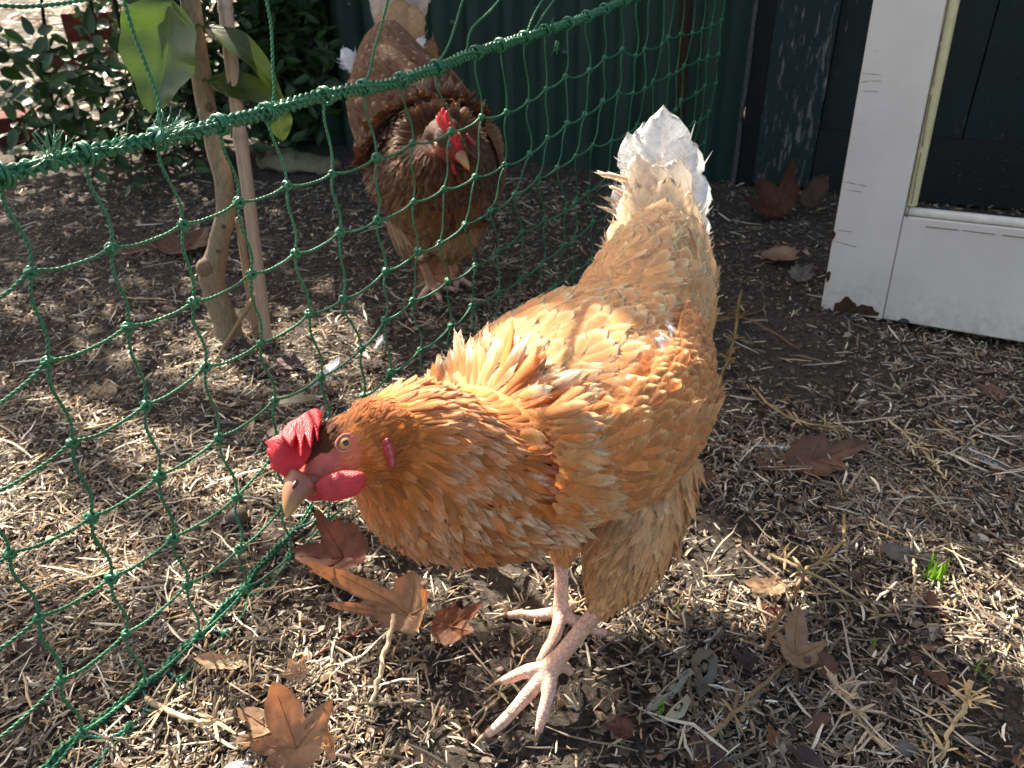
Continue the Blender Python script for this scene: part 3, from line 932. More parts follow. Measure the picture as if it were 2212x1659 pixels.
# ---------------------------------------------------------------- canes
cb = ground(574, 745)
mb = MB(); P = smoothpath([cb - [0, 0, 0.03], aty(541, 455, 1.015), aty(513, 245, 1.02), aty(492, 60, 1.03), aty(476, -90, 1.05), aty(462, -280, 1.08)], 70)
rr = np.full(70, 0.0082); rr[[24, 45]] *= 1.12
cn = np.tile(np.array([0.40, 0.285, 0.215]), (70, 1)); cn[[24, 45]] *= 0.75
groove = lambda i, a: 1 - 0.42 * np.exp(-((np.mod(a - 4.35 + np.pi, 2 * np.pi) - np.pi) / 0.16) ** 2)
T_, N_, B_ = frames(P, (1, 0, 0))
tube(mb, P, rr, 26, cn, (1, 0, 0), rfun=groove)
cane = single('bamboo_cane', mb, M_CANE, cb, 'long pinkish bamboo cane with a split, staked beside the sapling', 'cane')
b2 = ground(553, 728)
mb = MB(); tube(mb, smoothpath([b2 - [0, 0, 0.02], aty(534, 600, 1.035), aty(516, 470, 1.045)], 16), 0.0052, 9, (0.30, 0.2, 0.125))
single('short_cane', mb, M_CANE, b2, 'short thin brown cane between the sapling trunk and the bamboo cane', 'cane')
b3 = ground(462, 785)
mb = MB(); tube(mb, smoothpath([b3, aty(500, 722, 0.985), aty(546, 648, 0.99)], 14), np.linspace(0.0018, 0.0035, 14), 7, (0.3, 0.2, 0.1))
single('dry_stalk', mb, M_STRAW, b3, 'slanting brown dry stalk resting against the foot of the bamboo cane', 'stalk')

# ---------------------------------------------------------------- shrub
SHB = ground(330, 330)
shrub = thing('shrub', SHB, 'dark glossy leaved shrub in shade behind the sapling and the bricks', 'shrub')
VS, QS, CS, US = blade((0, 0, 0), (0, 1, 0), (0, 0, 1), 0.5, -0.08, 0.25, (1, 1, 1), 8, 5, 0.02)
shades = [np.array(c) for c in ((0.016, 0.05, 0.022), (0.022, 0.065, 0.024), (0.03, 0.085, 0.022))]
leafmesh = []
for c in shades:
    mb = MB(); mb.add(VS, QS, None, CS * c, US); me = mb.mesh('leaf'); me.materials.append(M_DLEAF); leafmesh.append(me)
cand = []
stems = MB()
srng = np.random.default_rng(21)


def twig(p0, p1, sag, nleaf, Lr):
    P = smoothpath([p0, (p0 + p1) / 2 + [0, 0, sag], p1], 14)
    tube(stems, P, np.linspace(0.0035, 0.0012, 14), 6, (0.10, 0.075, 0.05))
    for k in range(nleaf):
        t = 0.18 + 0.8 * k / max(1, nleaf - 1); q = P[int(t * 13)]
        d = nrm(P[min(13, int(t * 13) + 1)] - P[max(0, int(t * 13) - 1)])
        sd = nrm(np.cross(d, [0, 0, 1]) + srng.normal(0, 0.3, 3))
        for sg in (-1, 1):
            D = nrm(d * 0.55 + sd * sg + srng.normal(0, 0.25, 3) + [0, 0, -0.15])
            cand.append((q, D, srng.uniform(*Lr), nrm(np.array([0, -0.25, 1.0]) + srng.normal(0, 0.35, 3))))


roots = [SHB, ground(240, 330), ground(440, 320), ground(560, 300), ground(120, 300), ground(-40, 330), ground(330, 250)]
targets = [(60, 120, 2.1), (30, 220, 1.95), (10, 300, 1.9), (120, 190, 2.05), (160, 170, 2.0), (100, 330, 1.8), (40, 380, 1.75), (230, 240, 1.9), (270, 280, 1.85),
           (310, 330, 1.75), (250, 360, 1.75), (200, 400, 1.7), (330, 420, 1.65), (290, 450, 1.6), (400, 300, 1.9), (380, 180, 2.0), (440, 120, 2.05), (560, 60, 2.0),
           (640, 60, 1.95), (700, 110, 1.9), (680, 170, 1.9), (620, 130, 1.95), (560, 190, 1.95), (540, 280, 1.9), (600, 320, 1.85), (650, 200, 1.95), (720, 60, 1.9), (470, 250, 2.0),
           (500, 30, 2.05), (230, 150, 2.15), (420, 400, 1.7), (370, 360, 1.75), (-20, 180, 1.95), (560, 330, 1.8), (680, 20, 1.9), (300, 120, 2.1), (590, -20, 1.95), (10, 440, 1.65), (480, 340, 1.8), (260, 200, 2.0), (340, 260, 1.9), (400, 230, 1.95)]
for (x_, y_, Y_) in targets:
    p1 = aty(x_, y_, Y_)
    if p1[2] < 0.03: p1[2] = 0.03
    r0 = min(roots, key=lambda r: np.linalg.norm((r - p1)[:2]))
    twig(r0 + srng.normal(0, 0.02, 3) * [1, 1, 0], p1, 0.10, 7, (0.03, 0.052))
vis = [k for k in range(len(cand))]
srng.shuffle(vis)
for n_, k in enumerate(vis[:295]):
    q, D, L, N = cand[k]
    N = nrm(N - D * (N @ D)); B = np.cross(N, D) * -1
    M = Matrix(((B[0] * L, D[0] * L, N[0] * L, q[0] - SHB[0]), (B[1] * L, D[1] * L, N[1] * L, q[1] - SHB[1]), (B[2] * L, D[2] * L, N[2] * L, q[2] - SHB[2]), (0, 0, 0, 1)))
    o = bpy.data.objects.new('leaf', leafmesh[n_ % 3]); COL.objects.link(o); o.parent = shrub; o.matrix_local = M
mb = MB()


def addleaf(mb, q, D, L, N, c):
    N = nrm(N - D * (N @ D)); B = np.cross(D, N)
    mb.add(q + L * (VS[:, :1] * B + VS[:, 1:2] * D + VS[:, 2:] * N), QS, None, CS * c, US)


for n_, k in enumerate(vis[295:]): addleaf(mb, *cand[k], shades[n_ % 3])
# inner and upper foliage, mostly above the frame, massed there to shade the yard
for k in range(5200):
    h = srng.uniform(0.48, 0.98); c = np.array([srng.uniform(-1.75, -0.42), srng.uniform(1.9, 2.5), h])
    if c[0] > -0.7: c[1] = srng.uniform(1.85, 2.05) - 0.05
    if h < 0.6 and c[0] < -1.0 : continue
    addleaf(mb, c, nrm(srng.normal(0, 1, 3)), srng.uniform(0.04, 0.07), nrm(srng.normal(0, 0.6, 3) + [0, -0.2, 1]), shades[k % 3])
for k in range(500):
    c = aty(srng.uniform(280, 700), srng.uniform(0, 330), srng.uniform(2.02, 2.14)); c[2] = max(c[2], 0.02)
    if c[0] > -0.66 + (2.185 - c[1]): c[1] = min(c[1], 2.185 - 0.416 * (c[0] + 0.66) - 0.05)
    addleaf(mb, c, nrm(srng.normal(0, 1, 3)), srng.uniform(0.03, 0.05), nrm(srng.normal(0, 0.6, 3) + [0, -0.3, 1]), shades[k % 2])
for k in range(1100):
    x_ = srng.uniform(150, 720); y_ = srng.uniform(-60, 270)
    if x_ < 280 and y_ > 60 and srng.random() < 0.75: continue
    c = aty(x_, y_, srng.uniform(2.02, 2.16) if x_ > 330 else srng.uniform(2.6, 2.9)); c[2] = max(c[2], 0.02)
    if c[0] > -0.7: c[1] = min(c[1], 2.185 - 0.416 * (c[0] + 0.66) - 0.06)
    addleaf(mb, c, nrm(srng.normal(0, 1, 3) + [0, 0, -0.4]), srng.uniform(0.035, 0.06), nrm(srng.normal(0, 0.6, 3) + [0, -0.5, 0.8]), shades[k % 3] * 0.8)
for k in range(150):
    c = aty(srng.uniform(-20, 250), srng.uniform(60, 330), srng.uniform(1.7, 1.95)); c[2] = max(c[2], 0.03)
    addleaf(mb, c, nrm(srng.normal(0, 1, 3) + [0, 0, -0.4]), srng.uniform(0.04, 0.06), nrm(srng.normal(0, 0.6, 3) + [0, -0.5, 0.8]), shades[k % 3])
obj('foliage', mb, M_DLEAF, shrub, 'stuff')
for k in range(6):
    a_ = roots[k]; tube(stems, smoothpath([a_, a_ + [srng.normal(0, .06), 0.08, 0.5], a_ + [srng.normal(0, .15), 0.15, 1.1]], 12), np.linspace(0.006, 0.003, 12), 6, (0.06, 0.045, 0.03))
obj('stems', stems, M_BARK, shrub)

# ---------------------------------------------------------------- unseen tree behind the shrub, leaves set along sun rays to shade the yard
TB = np.array([-2.35, 2.9, 0.0])
tree = thing('tree', TB, 'unseen leafy tree behind the shrub, its boughs placed to shade the yard', 'tree')
mb = MB(); tube(mb, smoothpath([TB, TB + [0.03, 0, 0.8], TB + [0.15, -0.05, 1.7], TB + [0.2, -0.1, 2.6]], 24), np.linspace(0.07, 0.03, 24), 12); obj('trunk', mb, M_BARK, tree)
shade_crown = MB(); boughs = MB(); trng = np.random.default_rng(77)
SHADE = [  # ground spot in the shade (measured), half sizes, number of leaves
    ((1930, 1570), 0.17, 0.085, 420), ((1560, 1600), 0.07, 0.05, 70), ((1800, 1010), 0.15, 0.11, 420), ((2050, 880), 0.16, 0.10, 300), ((2200, 1130), 0.10, 0.06, 120),
    ((60, 1500), 0.10, 0.08, 120)]
SHADE += [((0.06, 0.88), 0.13, 0.12, 420), ((-0.06, 0.98), 0.10, 0.10, 200)]  # added leaf clusters that keep the sun off the hen behind the net
for (px, rx, ry, n_) in SHADE:
    g = ground(*px) if abs(px[0]) > 3 else np.array([px[0], px[1], 0.0]); z0 = 2.0 + trng.uniform(-0.15, 0.25)
    c0 = g + SUN * (z0 / SUN[2])
    tube(boughs, smoothpath([TB + [0.17, -0.06, 1.75], (TB + [0.17, -0.06, 1.75] + c0) / 2 + [0, 0, 0.18], c0], 14), np.linspace(0.022, 0.005, 14), 7)
    for k in range(n_):
        while True:
            u = trng.uniform(-1, 1, 2)
            if u @ u < 1: break
        p = g + np.array([u[0] * rx * 1.1, u[1] * ry * 1.1, 0]); z = z0 + trng.uniform(-0.16, 0.16)
        if np.linalg.norm((p - ground(2085, 1010))[:2] / [0.05, 0.03]) < 1: continue
        if np.linalg.norm((p - np.array([0.40, 0.445, 0]))[:2]) < 0.055: continue
        q = p + SUN * (z / SUN[2])
        addleaf(shade_crown, q, nrm(trng.normal(0, 1, 3)), trng.uniform(0.035, 0.06), nrm(SUN + trng.normal(0, 0.5, 3)), shades[k % 3])
for k in range(500):
    addleaf(shade_crown, TB + [0.2, -0.1, 2.55] + trng.normal(0, 0.28, 3), nrm(trng.normal(0, 1, 3)), 0.06, nrm(trng.normal(0, 0.6, 3) + [0, 0, 1]), shades[k % 3])
obj('boughs', boughs, M_BARK, tree); obj('shade_crown', shade_crown, M_DLEAF, tree, 'stuff')

# ================================================================== NET
CELL = 0.0535
ND = nrm([0.494, 0.869, 0]); NP0 = np.array([-0.3144, 0.3678, 0.01]); NN = np.array([ND[1], -ND[0], 0])
K = {}
def addrow(r, pts):
    for c, p in pts.items(): K[(c, r)] = p
addrow(0, {1: (5, 560), 2: (278, 510), 3: (507, 460), 4: (704, 412), 5: (855, 378), 6: (1037, 316), 7: (1160, 282), 8: (1278, 252), 9: (1392, 212)})
addrow(1, {1: (99, 867), 2: (356, 792), 3: (584, 715), 4: (761, 644), 5: (915, 592), 6: (1059, 554), 7: (1201, 502), 8: (1316, 457), 9: (1438, 420), 10: (1535, 373), 11: (1614, 358), 12: (1684, 323), 13: (1741, 283), 14: (1803, 244), 15: (1880, 224), 16: (1927, 184), 17: (1985, 157)})
addrow(2, {1: (152, 1155), 2: (408, 1041), 3: (617, 964), 4: (801, 874), 5: (942, 809), 6: (1084, 742), 7: (1204, 701), 8: (1318, 644), 9: (1415, 602), 10: (1515, 564), 11: (1609, 525), 12: (1689, 490), 13: (1746, 440), 14: (1808, 393), 15: (1865, 365), 16: (1922, 323), 17: (1972, 293)})
addrow(3, {1: (230, 1411), 2: (465, 1292), 3: (655, 1170), 4: (831, 1095), 5: (987, 1001), 6: (1094, 954), 9: (1403, 776), 10: (1482, 716), 11: (1564, 671), 12: (1641, 622), 13: (1716, 567), 14: (1776, 535), 15: (1835, 497), 16: (1890, 462)})
addrow(4, {0: (29, 1767), 1: (291, 1650), 2: (507, 1518), 3: (696, 1396), 4: (875, 1277), 5: (1024, 1202)})
addrow(5, {0: (123, 1970), 1: (356, 1841), 2: (550, 1717), 3: (755, 1582)})
addrow(6, {0: (194, 2170), 1: (403, 2020), 2: (597, 1864), 3: (764, 1750)})
addrow(7, {0: (259, 2340), 1: (461, 2176), 2: (635, 2023), 3: (785, 1876), 4: (923, 1773)})
KP = {k: onplane(*S2(p), NP0, NN) for k, p in K.items()}
nrng = np.random.default_rng(5)
# measured knots teach the regular grid, which then fills the unseen ones
A_ = []; b_ = []
for (c, r), p in KP.items():
    A_.append([c, r, 1]); b_.append([(p - NP0) @ ND, p[2]])
sol = np.linalg.lstsq(np.array(A_, float), np.array(b_), rcond=None)[0]
print('net grid', sol)
NC0, NC1 = -8, 26
for c in range(NC0, NC1 + 1):
    for r in range(0, 8):
        if (c, r) in KP: continue
        near = [(c + a, r + b) for a in (-1, 1) for b in (-1, 0, 1) if (c + a, r + b) in K]
        s_, z_ = np.array([c, r, 1]) @ sol
        if c > 9 and r == 0: s_, z_ = np.array([c, 0, 1]) @ sol
        KP[(c, r)] = NP0 * [1, 1, 0] + ND * (s_ + nrng.normal(0, 0.003)) + NN * nrng.normal(0, 0.004) + np.array([0, 0, max(0.012, z_ + nrng.normal(0, 0.003))])
# the head rope line, traced and set on the net's plane
rope_px = [(-260, 428), (-120, 404), (0, 379), (60, 362), (150, 340), (260, 318), (340, 300), (420, 284), (500, 262), (590, 240), (680, 212), (770, 193), (860, 176), (940, 147), (1020, 117), (1090, 95), (1145, 78), (1190, 62), (1250, 42), (1310, 18), (1368, -4), (1440, -34), (1500, -62)]
RP = np.array([onplane(x, y, NP0, NN) for x, y in rope_px])
RP = np.vstack([RP[0] - ND * 0.34 + [0, 0, 0.03], RP])
ropeS = (RP - NP0) @ ND
def rope_at(s): return NP0 * [1, 1, 0] + ND * s + np.array([0, 0, np.interp(s, ropeS, RP[:, 2])])
for c in range(NC0, NC1 + 1):
    p = KP[(c, 0)]; KP[(c, 0)] = rope_at((p - NP0) @ ND)
for c in range(10, NC1 + 1):   # a net hung from a slack rope: rows follow the rope's height
    pass

net = thing('garden_net', NP0 * [1, 1, 0], 'green knotted nylon garden net hung from a braided rope across the yard', 'net')
TWR = 0.00122


def twine(mb, P, r=TWR, pitch=0.0075, refn=NN, c=(1, 1, 1), fine=True):
    P = np.asarray(P, float)
    seg = np.concatenate([[0], np.cumsum(np.linalg.norm(np.diff(P, axis=0), axis=1))])
    L = seg[-1]; m = max(6, int(L / pitch * (6 if fine else 3)))
    s = np.linspace(0, L, m); Q = np.stack([np.interp(s, seg, P[:, k]) for k in range(3)], 1)
    T, N, B = frames(Q, refn)
    ph = s / pitch * 2 * np.pi + nrng.uniform(0, 6)
    for k in (0, np.pi):
        C = Q + N * (np.cos(ph + k) * r * 0.52)[:, None] + B * (np.sin(ph + k) * r * 0.52)[:, None]
        tube(mb, C, r * 0.62, 5, c, refn, caps=True)


def cordpath(pts, n=10, sag=0.0):
    return smoothpath(pts, n * (len(pts) - 1) + 1)


def wob(P, amp):
    """little slack in the cord between its knots"""
    out = [P[0]]
    for a, b in zip(P[:-1], P[1:]):
        d = b - a; L = np.linalg.norm(d); side = nrm(np.cross(d, NN))
        for t in (0.3, 0.7): out.append(a + d * t + side * nrng.normal(0, amp) * L + NN * nrng.normal(0, amp * 0.5) * L)
        out.append(b)
    return np.array(out)


for c in range(NC0, NC1 + 1):
    pts = [KP[(c, r)] for r in range(0, 8)]
    Q = [pts[0]]
    for a, b in zip(pts[:-1], pts[1:]):
        d = b - a; L = np.linalg.norm(d)
        # the knots pull the cord a little to the left above and to the right below
        Q += [a + d * 0.28 - ND * 0.045 * L * (1 if d[2] < 0 else 0) + NN * nrng.normal(0, 0.015) * L, a + d * 0.72 + ND * 0.05 * L + NN * nrng.normal(0, 0.015) * L, b]
    mb = MB(); twine(mb, smoothpath(Q, 100), TWR * (1 if c < 8 else 0.8), fine=c < 9)
    obj('upright_cord', mb, M_TWINE, net)
for r in range(1, 8):
    pts = [KP[(c, r)] for c in range(NC0, NC1 + 1)]
    Q = [pts[0]]
    for a, b in zip(pts[:-1], pts[1:]):
        d = b - a; L = np.linalg.norm(d)
        Q += [a + d * 0.3 + np.array([0, 0, -0.055 * L]) + NN * nrng.normal(0, 0.012) * L, a + d * 0.72 + np.array([0, 0, -0.05 * L]), b]
    mb = MB(); twine(mb, smoothpath(Q, 420), TWR, fine=True)
    obj('level_cord', mb, M_TWINE, net)
# knots
kmb = MB()
for q in range(3):
    t = np.linspace(0, 2 * np.pi, 15)
    ax = [(1, 0.35, 0.2), (-0.5, 1, 0.3), (0.3, -0.4, 1)][q]
    ax = nrm(ax); u = nrm(np.cross(ax, [0.3, 0.2, 0.9])); v = np.cross(ax, u)
    tube(kmb, (np.cos(t)[:, None] * u + np.sin(t)[:, None] * v) * 0.0029 + np.asarray(ax) * 0.0008, 0.0016, 6)
kme = kmb.mesh('knot'); kme.materials.append(M_TWINE)
for (c, r), p in sorted(KP.items()):
    if r == 0: continue
    o = bpy.data.objects.new('knot', kme); COL.objects.link(o); o.parent = net
    o.location = p - ORG[net.name]; o.rotation_euler = (nrng.uniform(0, 6), nrng.uniform(0, 6), nrng.uniform(0, 6))
    s_ = nrng.uniform(0.85, 1.15) * (1 if c < 10 else 0.85); o.scale = (s_, s_, s_)


def braid(name, P, A, sr, pitch, c=(1, 1, 1), parent=net, filaments=2):
    seg = np.concatenate([[0], np.cumsum(np.linalg.norm(np.diff(P, axis=0), axis=1))])
    L = seg[-1]; m = int(L / pitch * 22); s = np.linspace(0, L, m)
    Q = np.stack([np.interp(s, seg, P[:, k]) for k in range(3)], 1)
    Q = Q + np.stack([fbm(s * 40, s * 0 + k, 90 + k) for k in range(3)], 1) * 0.003
    T, N, B = frames(Q, NN)
    mb = MB()
    for k in range(3):
        t = s / pitch * 2 * np.pi + k * 2 * np.pi / 3
        C = Q + B * (A * np.sin(t))[:, None] + N * (A * 0.62 * np.sin(2 * t))[:, None]
        for f in range(filaments):
            ph = f * np.pi * 2 / filaments + s / (pitch * 0.62) * 2 * np.pi
            D = C + N * (np.cos(ph) * sr * 0.5)[:, None] + B * (np.sin(ph) * sr * 0.5)[:, None] + np.stack([fbm(s * 300, s * 0 + f + 3 * k, 95 + j) for j in range(3)], 1) * sr * 0.35
            tube(mb, D, sr * 0.62, 5, c, NN)
    return obj(name, mb, M_TWINE, parent)


s = np.linspace(ropeS[0], ropeS[-1], 120)
braid('head_rope', np.array([rope_at(x) for x in s]), 0.0032, 0.0025, 0.020)
for c in range(NC0, NC1 + 1):                          # hitches where the upright cords are tied on
    p = KP[(c, 0)]; mb = MB(); t = np.linspace(0, 4 * np.pi, 26)
    q = p + ND * ((t / (4 * np.pi) - 0.5) * 0.006)[:, None] + NN * (np.cos(t) * 0.0066)[:, None] + np.array([0, 0, 1.0]) * (np.sin(t) * 0.0066)[:, None]
    tube(mb, q, 0.0015, 5); obj('hitch', mb, M_TWINE, net)
# bottom rope lying along the ground
bot = [S2(p) for p in ((60, 2540), (147, 2448), (264, 2328), (464, 2172), (637, 2020), (770, 1880), (830, 1800), (917, 1700), (1000, 1576), (1060, 1500))]
BP = [ground(x, y, 0.012) for x, y in bot]
BP += [NP0 * [1, 1, 0] + ND * q + [0, 0, 0.012] for q in np.linspace((BP[-1] - NP0) @ ND + 0.06, 1.45, 8)]
BP = smoothpath(BP, 200); BP[:, 2] = gz(BP[:, 0], BP[:, 1]) + 0.007
braid('foot_rope', BP, 0.0024, 0.0019, 0.019, (0.72, 0.9, 0.95))
# the loose last row of meshes lying on the earth
row8 = [S2(p) for p in ((250, 2500), (300, 2430), (414, 2320), (500, 2245), (579, 2170), (650, 2090), (720, 2020), (778, 1960), (800, 1900), (845, 1880), (900, 1820), (934, 1768), (1049, 1667), (1095, 1615))]
P = np.array([ground(x, y, 0.008) for x, y in row8]); P = smoothpath(P, 120); P[:, 2] = gz(P[:, 0], P[:, 1]) + 0.004
mb = MB(); twine(mb, P); obj('level_cord', mb, M_TWINE, net)
pale = (1.5, 1.35, 2.2)
for a_, b_, m_ in (((259, 2340), (414, 2320), (340, 2352)), ((461, 2176), (579, 2170), (520, 2140)), ((455, 2190), (440, 2300), (468, 2250)), ((635, 2023), (720, 2020), (672, 2008)), ((785, 1876), (845, 1880), (815, 1905)), ((930, 1690), (1049, 1640), (985, 1668))):
    P = np.array([ground(*S2(q), 0.008) for q in (a_, m_, b_)]); P = smoothpath(P, 24); P[:, 2] = np.maximum(P[:, 2], gz(P[:, 0], P[:, 1]) + 0.004)
    mb = MB(); twine(mb, P, TWR, c=pale); obj('slack_cord', mb, M_TWINE, net, label='weathered bluish cord')
for q in ((414, 2320), (579, 2170), (720, 2020), (845, 1880), (1049, 1667)):
    p = ground(*S2(q), 0.008); p[2] = gz(p[0], p[1]) + 0.005
    o = bpy.data.objects.new('knot', kme); COL.objects.link(o); o.parent = net; o.location = p - ORG[net.name]; o.rotation_euler = (q[0], q[1], 1)
# cords that climb from the rope to the upper net, out of the frame
UP = [[(240, -90), (262, -20), (285, 60), (315, 140), (338, 200), (345, 235), (336, 268), (312, 297)], [(560, -90), (572, -20), (586, 60), (590, 150), (592, 210), (580, 240)],
      [(850, -80), (838, 0), (825, 50), (808, 110), (795, 165), (768, 196)], [(1025, -60), (1000, 0), (985, 50), (968, 100), (940, 147)], [(1120, -50), (1062, 20), (1018, 65), (1007, 118)],
      [(1200, -50), (1172, 0), (1152, 35), (1136, 78)], [(1230, -60), (1200, -5), (1172, 36), (1150, 72)], [(-60, 30), (-20, 13), (60, 14), (150, 5), (240, -14), (330, -60)]]
for u in UP:
    P = np.array([onplane(x, y, NP0 + NN * (-0.004), NN) for x, y in u]); mb = MB(); twine(mb, smoothpath(P, 60)); obj('tie_cord', mb, M_TWINE, net)
tops = sorted([onplane(u[0][0], u[0][1], NP0 + NN * (-0.004), NN) for u in UP[:7]], key=lambda p: p @ ND)
e0 = tops[0] - ND * 0.35 + [0, 0, 0.02]; e1 = tops[-1] + ND * 0.75
mb = MB(); twine(mb, smoothpath([e0] + tops + [e1], 260), 0.002); obj('top_cord', mb, M_TWINE, net)
# frayed ends
for (x, y, dx, dy, n_, L_) in ((118, 352, -2, -45, 30, 0.017), (345, 298, 28, -38, 34, 0.02), (1192, 62, 2, -10, 18, 0.009), (1203, 96, -2, 18, 16, 0.011), (590, 240, -6, -12, 8, 0.01), (240, 322, 10, -10, 5, 0.012), (60, 362, 30, -18, 3, 0.016), (862, 176, 4, -18, 4, 0.012), (405, 285, 10, -22, 2, 0.013)):
    p = onplane(x, y, NP0 + NN * 0.006, NN); q = onplane(x + dx, y + dy, NP0 + NN * 0.008, NN); d = nrm(q - p)
    mb = MB()
    for k in range(n_):
        e = nrm(d + nrng.normal(0, 0.32, 3)); L = L_ * nrng.uniform(0.6, 1.2)
        tube(mb, smoothpath([p + nrng.normal(0, 0.0012, 3), p + e * L * 0.5 + nrng.normal(0, 0.0012, 3), p + e * L + nrng.normal(0, 0.002, 3)], 7), 0.00028, 4, (1.5, 1.3, 1.3))
    if n_ > 10: tube(mb, [p - d * 0.004, p + d * 0.004], 0.0026, 8)
    obj('frayed_end', mb, M_TWINE, net)
# stake that holds the near end of the net, out of the frame
sp = NP0 * [1, 1, 0] + ND * (ropeS[0] - 0.005); mb = MB(); box(mb, -0.012, 0.012, -0.012, 0.012, -0.05, 0.78, (np.eye(3), sp))
single('net_stake', mb, M_CANE, sp, 'square timber stake holding the near end of the green net', 'stake', smooth=False)
# ================================================================== HENS
def Z3(zx, zy, d, K=0.95):          # enlarged head crop -> measuring grid -> point
    return atd((820 + zx / 3.6875) * 0.6777, (1250 + zy / 3.6875) * 0.6777, d * K)


class Loft:
    """tube of elliptical sections; s in 0..1 runs from the tail root to the head"""

    def __init__(s, st):
        st = np.array(st, float); n = 161
        P = smoothpath(st[:, :3], n); ab = smoothpath(st[:, 3:5], n)
        k = np.ones(9) / 9
        s.P, s.ab, s.n = P, np.maximum(ab, 0.002), n
        T = nrm(np.gradient(P, axis=0)); side = np.cross(T, [0, 0, 1.0])
        for _ in range(2):
            T = np.stack([np.convolve(np.pad(T[:, j], 4, 'edge'), k, 'valid') for j in range(3)], 1)
        T = nrm(T); side = nrm(np.cross(T, [0, 0, 1.0])); s.T, s.Sd, s.U = T, side, np.cross(side, T)
        s.len = np.linalg.norm(np.diff(P, axis=0), axis=1).sum()

    def _p(s, t, th):
        f = np.clip(np.asarray(t) * (s.n - 1), 0, s.n - 1.001); i = f.astype(int); f = (f - i)[..., None]
        g = lambda A: A[i] * (1 - f) + A[i + 1] * f
        P, ab, T, Sd, U = g(s.P), g(s.ab), nrm(g(s.T)), nrm(g(s.Sd)), nrm(g(s.U))
        return P + Sd * np.cos(th)[..., None] * ab[..., :1] + U * np.sin(th)[..., None] * ab[..., 1:], T

    def at(s, t, th, off=0.0):
        """point, outward normal and the surface direction that runs towards the head"""
        t = np.asarray(t, float); th = np.asarray(th, float)
        t0 = np.clip(t, 0.004, 0.992)
        P, T = s._p(t, th)
        A, _ = s._p(t0 + 0.006, th); A0, _ = s._p(t0 - 0.004, th); B, _ = s._p(t, th + 0.02); B0, _ = s._p(t, th - 0.02)
        dt = nrm(A - A0); dh = nrm(B - B0)
        N = nrm(np.cross(dt, dh))
        C, _ = s._p(t, th + np.pi)
        N = N * np.sign(((P - C) * N).sum(-1, keepdims=True))
        return P + N * np.asarray(off)[..., None], N, dt

    def mesh(s, mb, m=60, n=28):
        t = np.linspace(0, 1, m); th = np.arange(n) / n * 2 * np.pi
        A, B = np.meshgrid(t, th, indexing='ij'); P, _, _ = s.at(A, B)
        V = np.vstack([P.reshape(-1, 3), s.P[0], s.P[-1]])
        j = np.arange(n); k = (j + 1) % n
        mb.add(V, ringquads(m, n)[:, ::-1], np.vstack([np.stack([j, k, np.full(n, m * n)], -1), np.stack([(m - 1) * n + k, (m - 1) * n + j, np.full(n, m * n + 1)], -1)]))


